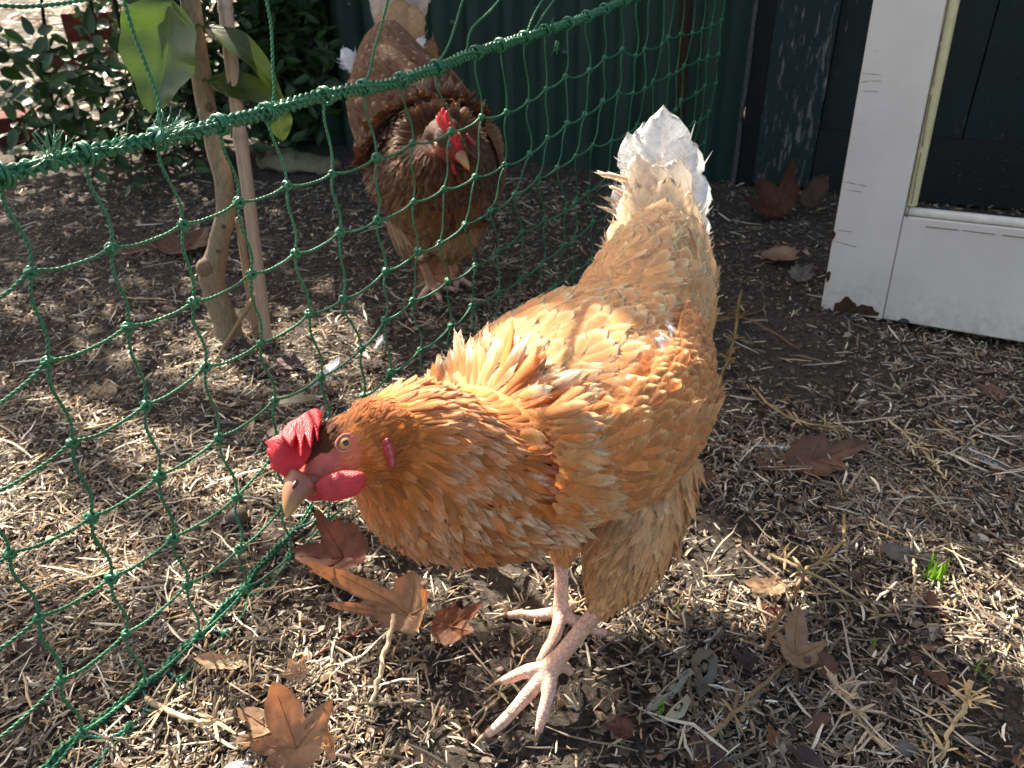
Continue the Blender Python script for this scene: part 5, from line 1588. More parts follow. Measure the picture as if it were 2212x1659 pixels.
    # the points: pull the free edge back between the tips
    npt = H['comb_points']; saw = np.abs(np.mod(s_ * npt + 0.5, 1) - 0.5) * 2
    for j in range(b_):
        w_ = j / (b_ - 1)
        G[:, j] = G[:, j] + (G[:, b_ // 2] - G[:, j]) * (np.clip(saw - 0.15, 0, 1) * H['comb_cut'] * max(0, (w_ - 0.5) * 2) ** 1.2)[:, None]
    nn = 0.0011 * fbm(np.arange(a_)[:, None] * 0.23 + 0 * np.arange(b_)[None], np.arange(b_)[None] * 0.4 + 0 * np.arange(a_)[:, None], 77)
    mb = MB(); sheetmesh(mb, G + hl * nn[..., None] * 0.5, 0.0026 * hs, RED); co_ = obj('comb', mb, M_COMB, root)
    ss = co_.modifiers.new('s', 'SUBSURF'); ss.levels = 1; ss.render_levels = 1
    # ---- tail
    for (bp, tp_, wd, nr, c0, c1, jg, bow) in H['tail']:
        bp, tp_ = np.asarray(bp), np.asarray(tp_); Lt = np.linalg.norm(tp_ - bp)
        fm = MB(); feathers(fm, bp[None], nrm(tp_ - bp)[None], nrm(np.asarray(nr))[None], Lt, wd * 1.3, np.asarray(c0)[None], np.asarray(c1)[None], 0.0, 0.0, 0.18, 'tip', jg * 0.3, nv=26, nu=11, barbs=5, point=-2.2, bow=bow, uscale=0.72, sweep=0.05, r=r)
        q = smoothpath([bp, bp + (tp_ - bp) * 0.5 + nrm(nr) * 0.0008, bp + (tp_ - bp) * 0.93 + nrm(nr) * 0.0006], 10)
        tf = obj('tail_feather', fm, M_FEATHER, root)
        sh = MB(); tube(sh, q, np.linspace(0.0011, 0.0003, 10), 5, (0.72, 0.55, 0.38)); obj('quill', sh, M_HORN, tf)
    # ---- tail coverts, a cushion of soft feathers over the tail root
    mb = MB(); cv = H['coverts']; m = len(cv)
    feathers(mb, np.array([c[0] for c in cv]), nrm(np.array([c[1] - c[0] for c in cv])), nrm(np.array([c[3] for c in cv])), np.array([np.linalg.norm(c[1] - c[0]) for c in cv]), np.array([c[2] for c in cv]),
             np.array([c[4] for c in cv]), np.array([c[5] for c in cv]), r.uniform(0.0, 0.08, m), r.uniform(-0.10, 0.02, m), 0.22, 'tip', 0.025, nv=14, nu=9, barbs=26, point=-0.1, sweep=0.08, uscale=0.9, r=r)
    obj('tail_coverts', mb, M_FEATHER, root, 'stuff')
    # ---- odd feathers that stick out
    if H.get('stray'):
        for (bp, tp_, wd, nr, c0, c1) in H['stray']:
            bp, tp_ = np.asarray(bp), np.asarray(tp_)
            fm = MB(); feathers(fm, bp[None], nrm(tp_ - bp)[None], nrm(np.asarray(nr))[None], np.linalg.norm(tp_ - bp), wd, np.asarray(c0)[None], np.asarray(c1)[None], 0.0, -0.05, 0.4, 'tip', 0.06, nv=14, nu=9, barbs=22, point=0.15, r=r)
            obj('stray_feather', fm, M_FEATHER, root)
    for (a2, b2, wd, c0, c1) in H.get('surf', []):
        hits = []
        for q_ in (a2, b2):
            d_ = ray(*q_); h_ = bvh.ray_cast(Vector(CAM), Vector(nrm(d_)))
            hits.append(None if h_[0] is None else (np.asarray(h_[0]), np.asarray(h_[1])))
        if hits[0] is None: continue
        bp, n_ = hits[0]; bp = bp + n_ * 0.007; tp_ = hits[1][0] + hits[1][1] * 0.011 if hits[1] is not None else atd(*b2, (bp - CAM) @ _fw)
        fm = MB(); feathers(fm, bp[None], nrm(tp_ - bp)[None], n_[None], np.linalg.norm(tp_ - bp), wd, np.asarray(c0)[None], np.asarray(c1)[None], 0.10, -0.10, 0.25, 'tip', 0.06, nv=14, nu=9, barbs=30, point=0.15, r=r)
        obj('stray_feather', fm, M_FEATHER, root)
    for lg in H['legs']: leg(root, *lg, r=r)


# ---------------------------------------------------------------- the front hen
LEGR = ground(1215, 1345)
hen1 = thing('hen', LEGR, 'ginger hen in front of the net, head lowered, stepping forward in the sun', 'hen', None)
toC = lambda v: _rt * v[0] + _up * v[1] - _fw * v[2]        # (right, up, towards the lens) -> world, for reading a pose off the photograph
hf1 = nrm(toC((-0.68, -0.63, 0.36))); l0 = toC((0.30, 0.12, 0.94)); hl1 = nrm(l0 - hf1 * (l0 @ hf1)); ht1 = np.cross(hf1, hl1)
hc1 = Z3(1000, 730, 0.4735)
spine1 = [(0.1425, 0.7268, 0.2721, 0.0228, 0.0209), (0.1292, 0.6792, 0.2474, 0.0475, 0.0408), (0.1007, 0.6156, 0.2190, 0.0635, 0.0530), (0.0570, 0.551, 0.2060, 0.0885, 0.0680), (0.0115, 0.4892, 0.199, 0.0890, 0.0690), (-0.0228, 0.4408, 0.2018, 0.0712, 0.0608), (-0.0456, 0.4104, 0.2265, 0.0532, 0.0522), (-0.0665, 0.3914, 0.2579, 0.038, 0.0408), tuple(hc1 - hf1 * 0.016 - ht1 * 0.003) + (.0185, .0205)]
T0 = lambda x, y, d: atd(x, y, d)
T1 = lambda x, y, d: atd(x, y, d * 0.95)
WHT = (0.90, 0.865, 0.82); BUF = (0.86, 0.60, 0.34); TAN = (0.78, 0.46, 0.22)
fn = lambda x, y, z=1.0: toC((x, y, z))
tail1 = [  # root, tip, width, facing, root colour, tip colour, raggedness, bow
    (T1(1420, 560, .86), T1(1338, 395, .90), .024, fn(-.7, .1), BUF, (.78, .74, .74), .02, .04),
    (T1(1435, 560, .865), T1(1368, 282, .895), .032, fn(-.45, .1), BUF, WHT, .015, .04),
    (T1(1440, 560, .87), T1(1398, 268, .90), .034, fn(-.25, .1), BUF, WHT, .015, .02),
    (T1(1450, 560, .868), T1(1432, 246, .905), .042, fn(-.05, .1), BUF, WHT, .02, .01),
    (T1(1455, 560, .864), T1(1472, 300, .895), .036, fn(.15, .1), BUF, WHT, .04, -.01),
    (T1(1462, 565, .858), T1(1496, 372, .885), .036, fn(.3, .1), BUF, WHT, .05, -.03),
    (T1(1468, 570, .852), T1(1512, 450, .872), .034, fn(.5, .1), BUF, WHT, .05, -.05),
    (T1(1470, 600, .845), T1(1520, 500, .862), .030, fn(.6, .1), BUF, (.8, .78, .76), .04, -.06),
    (T1(1445, 575, .853), T1(1460, 345, .876), .030, fn(.1, .1), TAN, (.76, .66, .54), .03, 0),
    (T1(1425, 575, .852), T1(1418, 360, .876), .030, fn(-.1, .1), TAN, (.78, .66, .52), .03, 0),
    (T1(1405, 585, .85), T1(1384, 335, .875), .026, fn(-.3, .1), (.55, .30, .14), (.78, .62, .46), .03, .02),
    (T1(1440, 590, .845), T1(1445, 420, .862), .036, fn(0, .2), TAN, (.72, .54, .34), .03, 0),
    (T1(1480, 600, .842), T1(1490, 440, .856), .036, fn(.3, .2), TAN, (.74, .55, .36), .03, 0),
    (T1(1395, 600, .845), T1(1348, 470, .866), .026, fn(-.5, .1), BUF, (.78, .72, .68), .03, .03)]
cov1 = []; crng = np.random.default_rng(3)
ORA = (.78, .42, .17)
for row, (y0, y1, n_, xa, xb, ta, tb, w_, ca, cb2, dd) in enumerate((
        (600, 385, 8, 1378, 1500, 1356, 1496, .034, BUF, (.90, .70, .46), .803), (635, 450, 9, 1362, 1520, 1345, 1508, .034, TAN, (.88, .62, .36), .787),
        (670, 520, 10, 1345, 1530, 1330, 1520, .032, ORA, (.88, .58, .31), .770), (705, 575, 10, 1335, 1532, 1312, 1526, .030, ORA, (.86, .56, .30), .752))):
    for k in range(n_):
        f_ = k / (n_ - 1); x0 = xa + (xb - xa) * f_ + crng.normal(0, 5); x1 = ta + (tb - ta) * f_ + crng.normal(0, 8)
        yy = y1 + 70 * abs(f_ - 0.5) ** 1.5 + crng.normal(0, 8)
        for back in ((0, 1) if 0.15 < f_ < 0.8 else (0,)):
            cov1.append((T1(x0, y0 + crng.normal(0, 6), dd + .055 * back + .012 * abs(f_ - .5)), T1(x1, yy, dd + .022 + .030 * back + .012 * abs(f_ - .5)), w_, fn(1.3 * (f_ - .5), .25) if not back else -fn(-1.3 * (f_ - .5), .1), tuple(np.array(ca) * crng.uniform(.85, 1.1)), tuple(np.minimum(.95, np.array(cb2) * crng.uniform(.9, 1.06)))))
stray1 = []
for k in range(9):        # the broken feather whose barbs splay out to the left of the tail
    y_ = 375 + 20 * k; x_ = 1392 - 1 * k
    stray1.append((T1(x_, y_ + 25, .868), T1(1292 + 11 * ((k * 7) % 4), y_ - 18 + 7 * ((k * 5) % 3), .872), .0065, fn(0, .1), (.78, .46, .24), (.90, .68, .46)))
surf1 = [((1478, 768), (1412, 738), .022, (.74, .66, .63), (.86, .82, .80)), ((1460, 790), (1452, 745), .022, (.74, .66, .63), (.88, .84, .83)), ((1450, 760), (1398, 742), .02, (.76, .68, .64), (.86, .82, .8)), ((1485, 790), (1440, 760), .024, (.74, .66, .63), (.86, .82, .80)),
         ((1478, 860), (1518, 900), .010, (.8, .72, .6), (.82, .76, .66)), ((1130, 905), (1200, 900), .014, (.72, .36, .12), (.92, .72, .46)), ((1122, 870), (1185, 850), .013, (.74, .4, .14), (.92, .74, .5)), ((1110, 950), (1180, 945), .015, (.64, .27, .08), (.8, .48, .2))]
thigh1 = [[(*T1(1390, 900, .655), .036, .036), (*T1(1388, 1010, .648), .038, .036), (*T1(1374, 1110, .636), .035, .032), (*T1(1344, 1205, .618), .029, .026), (*T1(1314, 1272, .606), .0185, .018), (*T1(1296, 1312, .60), .009, .009)],
          [(*T1(1225, 1090, .72), .028, .028), (*T1(1220, 1150, .722), .020, .020), (*T1(1216, 1195, .724), .012, .012), (*T1(1213, 1215, .726), .008, .008)]]
footL = T0(1192, 1440, .616)
legs1 = [(T1(1296, 1312, .602), footL, [[T0(1140, 1500, .609), T0(1085, 1560, .600), T0(1052, 1587, .599)],
                                          [T0(1186, 1490, .606), T0(1172, 1545, .599), T0(1163, 1580, .598)],
                                          [T0(1140, 1450, .618), T0(1108, 1462, .62), T0(1084, 1472, .622)],
                                          [T0(1218, 1440, .628), T0(1232, 1452, .634)]]),
         (T1(1213, 1212, .725), T0(1212, 1322, .694), [[T0(1160, 1330, .703), T0(1120, 1328, .706), T0(1096, 1330, .706)],
                                                         [T0(1250, 1348, .69), T0(1285, 1362, .685), T0(1312, 1368, .682)],
                                                         [T0(1200, 1370, .676), T0(1180, 1405, .660), T0(1165, 1430, .648)],
                                                         [T0(1232, 1310, .715), T0(1245, 1305, .722)]])]
cb_ = [[Z3(350, 1015, .452), Z3(250, 940, .450), Z3(188, 850, .453)],
       [Z3(440, 960, .453), Z3(270, 800, .449), Z3(126, 668, .453)],
       [Z3(530, 880, .455), Z3(300, 600, .450), Z3(103, 600, .456)],
       [Z3(600, 790, .457), Z3(400, 400, .457), Z3(395, 650, .444)],
       [Z3(625, 700, .460), Z3(490, 335, .461), Z3(518, 768, .442)],
       [Z3(650, 590, .463), Z3(580, 275, .466), Z3(634, 668, .446)],
       [Z3(690, 470, .466), Z3(680, 235, .470), Z3(716, 580, .452)],
       [Z3(725, 400, .469), Z3(745, 290, .470), Z3(752, 360, .462)]]
w1 = Z3(1010, 1075, .449); w2 = Z3(720, 1140, .470)
wattle1 = [(w1, toC((.0120, .0045, 0)), toC((-.0035, .0084, 0)), toC((.0006, .0006, .0034))), (w2, toC((.0070, .002, -.004)), toC((-.003, .0065, 0)), toC((.001, 0, .003)))]
pal1 = dict(under=np.array([0.62, 0.29, 0.10]), headdark=np.array([0.20, 0.055, 0.014]), hackle=(0.68, 0.215, 0.045), hackle_edge=(0.95, 0.80, 0.56), back=(0.80, 0.38, 0.14), back_edge=(0.94, 0.68, 0.40),
            rump=(0.84, 0.58, 0.32), rump_edge=(0.92, 0.74, 0.50), breast=(0.66, 0.21, 0.052), breast_edge=(0.76, 0.30, 0.09), wing=(0.68, 0.25, 0.072), wing_edge=(0.88, 0.48, 0.20), quill=(0.60, 0.27, 0.09),
            thigh=(0.74, 0.35, 0.13), thigh_edge=(0.88, 0.58, 0.30), fluff=(0.92, 0.78, 0.58))
build_hen(hen1, dict(seed=11, pal=pal1, spine=spine1, head=(hc1, hf1, hl1, ht1, 0.95), thighs=thigh1, tail=tail1, stray=stray1, surf=surf1, coverts=cov1, legs=legs1, comb=cb_, comb_points=7, comb_cut=0.72, wattle=wattle1, streak=1.0, ruffle=0.26,
                     bald=(T1(1445, 765, .668), 0.014), beak=[Z3(560, 1005, .4545), Z3(450, 1165, .447), Z3(392, 1320, .442), Z3(352, 1478, .438)],
                     wing_left=(0.60, 0.27, (math.pi * 0.78, math.pi * 0.76), (math.pi * 0.99, math.pi * 0.96, math.pi * 0.11), 0.013), wing_right=None))

# ---------------------------------------------------------------- the hen behind the net
foot2 = ground(942, 622)
hen2 = thing('hen', foot2, 'darker brown hen standing in the shade behind the net with its tail up', 'hen', None)
hf2 = nrm(toC((0.46, -0.62, 0.63))); l0 = toC((0.90, 0.40, -0.10)); hl2 = nrm(l0 - hf2 * (l0 @ hf2)); ht2 = np.cross(hf2, hl2)
hc2 = T0(972, 314, .94); HS = 1.0
spine2 = [(-.176, 1.30, .365, .022, .022), (-.168, 1.25, .335, .050, .046), (-.150, 1.19, .292, .076, .072), (-.124, 1.14, .250, .086, .086), (-.104, 1.095, .222, .088, .092), (-.096, 1.055, .228, .080, .084), (-.088, 1.020, .250, .062, .064), tuple(hc2 * .5 + np.array([-.086, 1.010, .258]) * .5) + (.043, .044), tuple(hc2 - hf2 * 0.014 + np.array([0, .008, 0])) + (.022, .024)]
hp = lambda f, l, t: hc2 + (hf2 * f + hl2 * l + ht2 * t) * HS
WH2 = (.72, .66, .62)
tail2 = [(T0(858, 190, 1.20), T0(846 + 14 * k, -70 + 8 * abs(k - 1), 1.36), .034, fn(.2 * (k - 1), .2), (.45, .24, .11), WH2, .03, 0.02 * (1 - k)) for k in range(4)]
tail2 += [(T0(865, 200, 1.18), T0(850 + 20 * k, 20 + 18 * k, 1.27), .034, fn(.2 * (k - 1), .3), (.36, .17, .07), (.50, .29, .14), .03, 0) for k in range(3)]
stray2 = [(T0(775, 160, 1.2), T0(738, 98, 1.2), .030, fn(0, .1), (.78, .78, .82), (.85, .85, .88)), (T0(880, 130, 1.2), T0(912, 72, 1.2), .022, fn(0, .1), (.78, .72, .66), (.85, .8, .74)),
          (T0(790, 330, 1.18), T0(765, 300, 1.18), .022, fn(-.3, .1), (.5, .4, .36), (.6, .52, .48)), (T0(812, 208, 1.17), T0(806, 232, 1.14), .012, fn(0, .2), (.7, .6, .55), (.75, .7, .66))]
thigh2 = [[(*T0(905, 470, 1.14), .05, .05), (*T0(905, 520, 1.14), .034, .034), (*T0(906, 550, 1.14), .016, .016), (*T0(908, 560, 1.14), .008, .008)],
          [(*T0(985, 470, 1.13), .05, .05), (*T0(980, 520, 1.14), .034, .034), (*T0(975, 548, 1.15), .016, .016), (*T0(972, 556, 1.155), .008, .008)]]
cov2 = []
for k in range(18):
    f_ = (k % 6) / 5; y0 = 230 + 40 * (k // 6); cov2.append((T0(800 + 110 * f_, y0, 1.19 - .02 * (k // 6)), T0(806 + 95 * f_ + (f_ - .5) * 30, y0 - 150, 1.235 - .02 * (k // 6)), .036, fn(1.2 * (f_ - .5), .3), (.24, .085, .03), (.34, .15, .06)))
d2 = lambda x, y, z: ground(x, y, z)
legs2 = [(T0(908, 556, 1.14), d2(932, 615, .012), [[d2(940, 628, .008), d2(948, 640, .006), d2(952, 648, .004)], [d2(958, 620, .007), d2(978, 624, .005), d2(992, 627, .004)], [d2(920, 628, .007), d2(910, 640, .005), d2(905, 647, .004)], [d2(926, 606, .008), d2(920, 600, .006)]]),
         (T0(972, 552, 1.155), d2(985, 596, .012), [[d2(1000, 606, .008), d2(1012, 614, .005), d2(1020, 618, .004)], [d2(985, 612, .008), d2(984, 622, .005), d2(984, 628, .004)], [d2(970, 606, .008), d2(960, 612, .005), d2(955, 616, .004)], [d2(990, 586, .008), d2(992, 582, .006)]])]
comb2 = [[hp(.026, 0, .002), hp(.031, .001, .012), hp(.034, .001, .017)], [hp(.021, 0, .009), hp(.026, .001, .021), hp(.031, .003, .031)], [hp(.012, 0, .0155), hp(.016, .001, .029), hp(.019, .004, .046)],
         [hp(.002, 0, .018), hp(.003, .001, .033), hp(.003, .006, .049)], [hp(-.008, 0, .017), hp(-.010, .001, .028), hp(-.013, .004, .038)], [hp(-.016, 0, .013), hp(-.021, .001, .020), hp(-.026, .003, .027)]]
pal2 = dict(pal1, face=(0.20, 0.028, 0.022), under=np.array([0.16, 0.06, 0.02]), headdark=np.array([0.06, 0.02, 0.008]), hackle=(0.10, 0.026, 0.007), hackle_edge=(0.60, 0.42, 0.25), back=(0.115, 0.032, 0.009), back_edge=(0.46, 0.29, 0.16), rump=(0.36, 0.17, 0.07), rump_edge=(0.48, 0.27, 0.13),
            breast=(0.20, 0.085, 0.03), breast_edge=(0.31, 0.155, 0.062), wing=(0.21, 0.07, 0.02), wing_edge=(0.40, 0.22, 0.10), quill=(0.30, 0.12, 0.045), thigh=(0.33, 0.16, 0.07), thigh_edge=(0.55, 0.36, 0.21), fluff=(0.40, 0.25, 0.14))
build_hen(hen2, dict(seed=12, pal=pal2, spine=spine2, head=(hc2, hf2, hl2, ht2, HS), thighs=thigh2, tail=tail2, stray=stray2, coverts=cov2, legs=legs2, comb=comb2, comb_points=6, comb_cut=0.75,
                     wattle=[(hp(.010, .007, -.020), hf2 * .008, ht2 * .013, hl2 * .003), (hp(.010, -.007, -.020), hf2 * .008, ht2 * .013, hl2 * .003)], streak=0.6, ruffle=0.10, backmode='fleck',
                     beak=[hp(.018, 0, .001), hp(.030, 0, .001), hp(.041, 0, -.003), hp(.0475, 0, -.009)],
                     wing_left=(0.58, 0.22, (math.pi * 0.80, math.pi * 0.74), (math.pi * 1.12, math.pi * 0.98, math.pi * 0.06), 0.003), wing_right=None))
# ================================================================== FALLEN LEAVES
def plane_leaf(bpx, tpx, zb, zt, nor, col, label, width=0.9, lobes=5, curl=(0.15, 0.1), fold=0.15, teeth=0.05, seed=0, group='fallen plane tree leaves', stem=True, sinus=0.5, cup=0.10, mid=None, rough=0.05, cat='leaf'):
    """a dry lobed leaf from its stalk end to its tip, laid or stood where the photograph shows it"""
    r = np.random.default_rng(900 + seed)
    b, t = ground(*bpx, zb), ground(*tpx, zt)
    b[2] += gz(b[0], b[1]); t[2] += gz(t[0], t[1])
    D = t - b; L = np.linalg.norm(D); D = D / L
    N = nrm(np.asarray(nor, float) - D * (np.asarray(nor, float) @ D)); B = np.cross(D, N)
    na, nr_ = 96, 9
    th = np.arange(na) / na * 2 * np.pi                     # 0 = tip
    ax = {5: [0, 50, -50, 108, -108], 3: [0, 52, -52], 1: [0]}[lobes]
    am = {5: [1, .86, .84, .55, .53], 3: [1, .72, .66], 1: [1]}[lobes]
    rr = np.full(na, sinus)
    for a_, m_ in zip(ax, am):
        d = np.abs((th - math.radians(a_) + np.pi) % (2 * np.pi) - np.pi)
        m_ = m_ * r.uniform(0.88, 1.1)
        wd_ = 0.36 if lobes > 1 else 0.75
        rr = np.maximum(rr, m_ * np.clip(1 - (d / (wd_ * 2.2)) ** 1.15, 0, 1)) if lobes > 1 else np.maximum(0.30, m_ * np.exp(-(d / 0.8) ** 1.6))
    rr = rr * (1 + teeth * (np.abs((th * (9 if lobes > 1 else 16)) % (2 * np.pi) / np.pi - 1) - 0.5) + r.normal(0, 0.026, na))
    q = np.linspace(0, 1, nr_) ** 0.8
    R = rr[None] * q[:, None]
    cx = 0.36                                               # centre of the star along the stalk-tip line
    y = (cx + R * np.cos(th)[None] * (1 - cx) / 1.0); x = R * np.sin(th)[None] * width * 0.8
    y = np.maximum(y, -0.02)
    ang = np.linalg.norm([x, y - cx], axis=0)
    z = fold * np.abs(x) + curl[0] * x ** 2 * 2 + curl[1] * (y - 0.45) ** 2 * 2 + cup * ang ** 2
    z = z + 0.11 * fbm(x * 3 + seed, y * 3, 300 + seed, 2) * ang * 2 + rough * fbm(x * 14, y * 14 + seed, 320, 2)
    V = b + (D * y[..., None] + B * x[..., None] + N * (z - curl[1] * 0.2)[..., None]) * L
    # not below the earth
    V[..., 2] = np.maximum(V[..., 2], gz(V[..., 0], V[..., 1]) + 0.0008)
    dmin = np.min([np.abs((th - math.radians(a_) + np.pi) % (2 * np.pi) - np.pi) for a_ in ax], axis=0)[None] * q[:, None]
    base = np.asarray(col) * (1 + 0.35 * fbm(x * 4 + seed * 3, y * 4, 340, 3))[..., None]
    base = base * (1 - 0.22 * np.clip(q - 0.75, 0, 1) / 0.25)[:, None, None]
    vein = np.exp(-(dmin / 0.035) ** 2)[..., None] * (q[:, None, None] > 0.06) * (q[:, None, None] < 0.93)
    C = base * (1 - 0.18 * vein) + np.asarray(col) * np.array([1.1, 0.75, 0.6]) * 0.18 * vein
    i = (np.arange(nr_ - 1)[:, None] * na + np.arange(na)[None]); j = np.arange(nr_ - 1)[:, None] * na + (np.arange(na)[None] + 1) % na
    qd = np.stack([i, j, j + na, i + na], -1).reshape(-1, 4)
    root = thing('fallen_leaf', b, label, cat, group)
    mb = MB(); V = V.reshape(-1, 3)
    mb.add(V, qd, None, np.clip(C, 0.004, 0.9).reshape(-1, 3), np.stack([np.clip(dmin * 1.2, 0.06, 1), np.broadcast_to(q[:, None], dmin.shape)], -1).reshape(-1, 2))
    obj('leaf_blade', mb, M_DRY, root)
    if lobes > 1:
        mb = MB(); Vg = V.reshape(nr_, na, 3)
        for a_, m_ in zip(ax, am):
            k = int(round((math.radians(a_) % (2 * np.pi)) / (2 * np.pi) * na)) % na
            P = Vg[:7, k] + N * 0.0004
            tube(mb, P, np.linspace(0.0006, 0.0002, 7), 5, np.asarray(col) * np.array([0.95, 0.8, 0.7]))
        obj('veins', mb, M_STRAW, root)
    if stem:
        e = b - D * L * r.uniform(0.25, 0.5) + B * L * r.normal(0, 0.08); e[2] = gz(e[0], e[1]) + 0.003
        P = smoothpath([V.reshape(nr_, na, 3)[0, 0], b, (b + e) / 2 + [0, 0, 0.004], e], 16)
        P[:, 2] = np.maximum(P[:, 2], gz(P[:, 0], P[:, 1]) + 0.0012)
        mb = MB(); tube(mb, P, np.linspace(0.0008, 0.0012, 16), 6, np.asarray(col) * 0.8); obj('stalk', mb, M_STRAW, root)
    return root


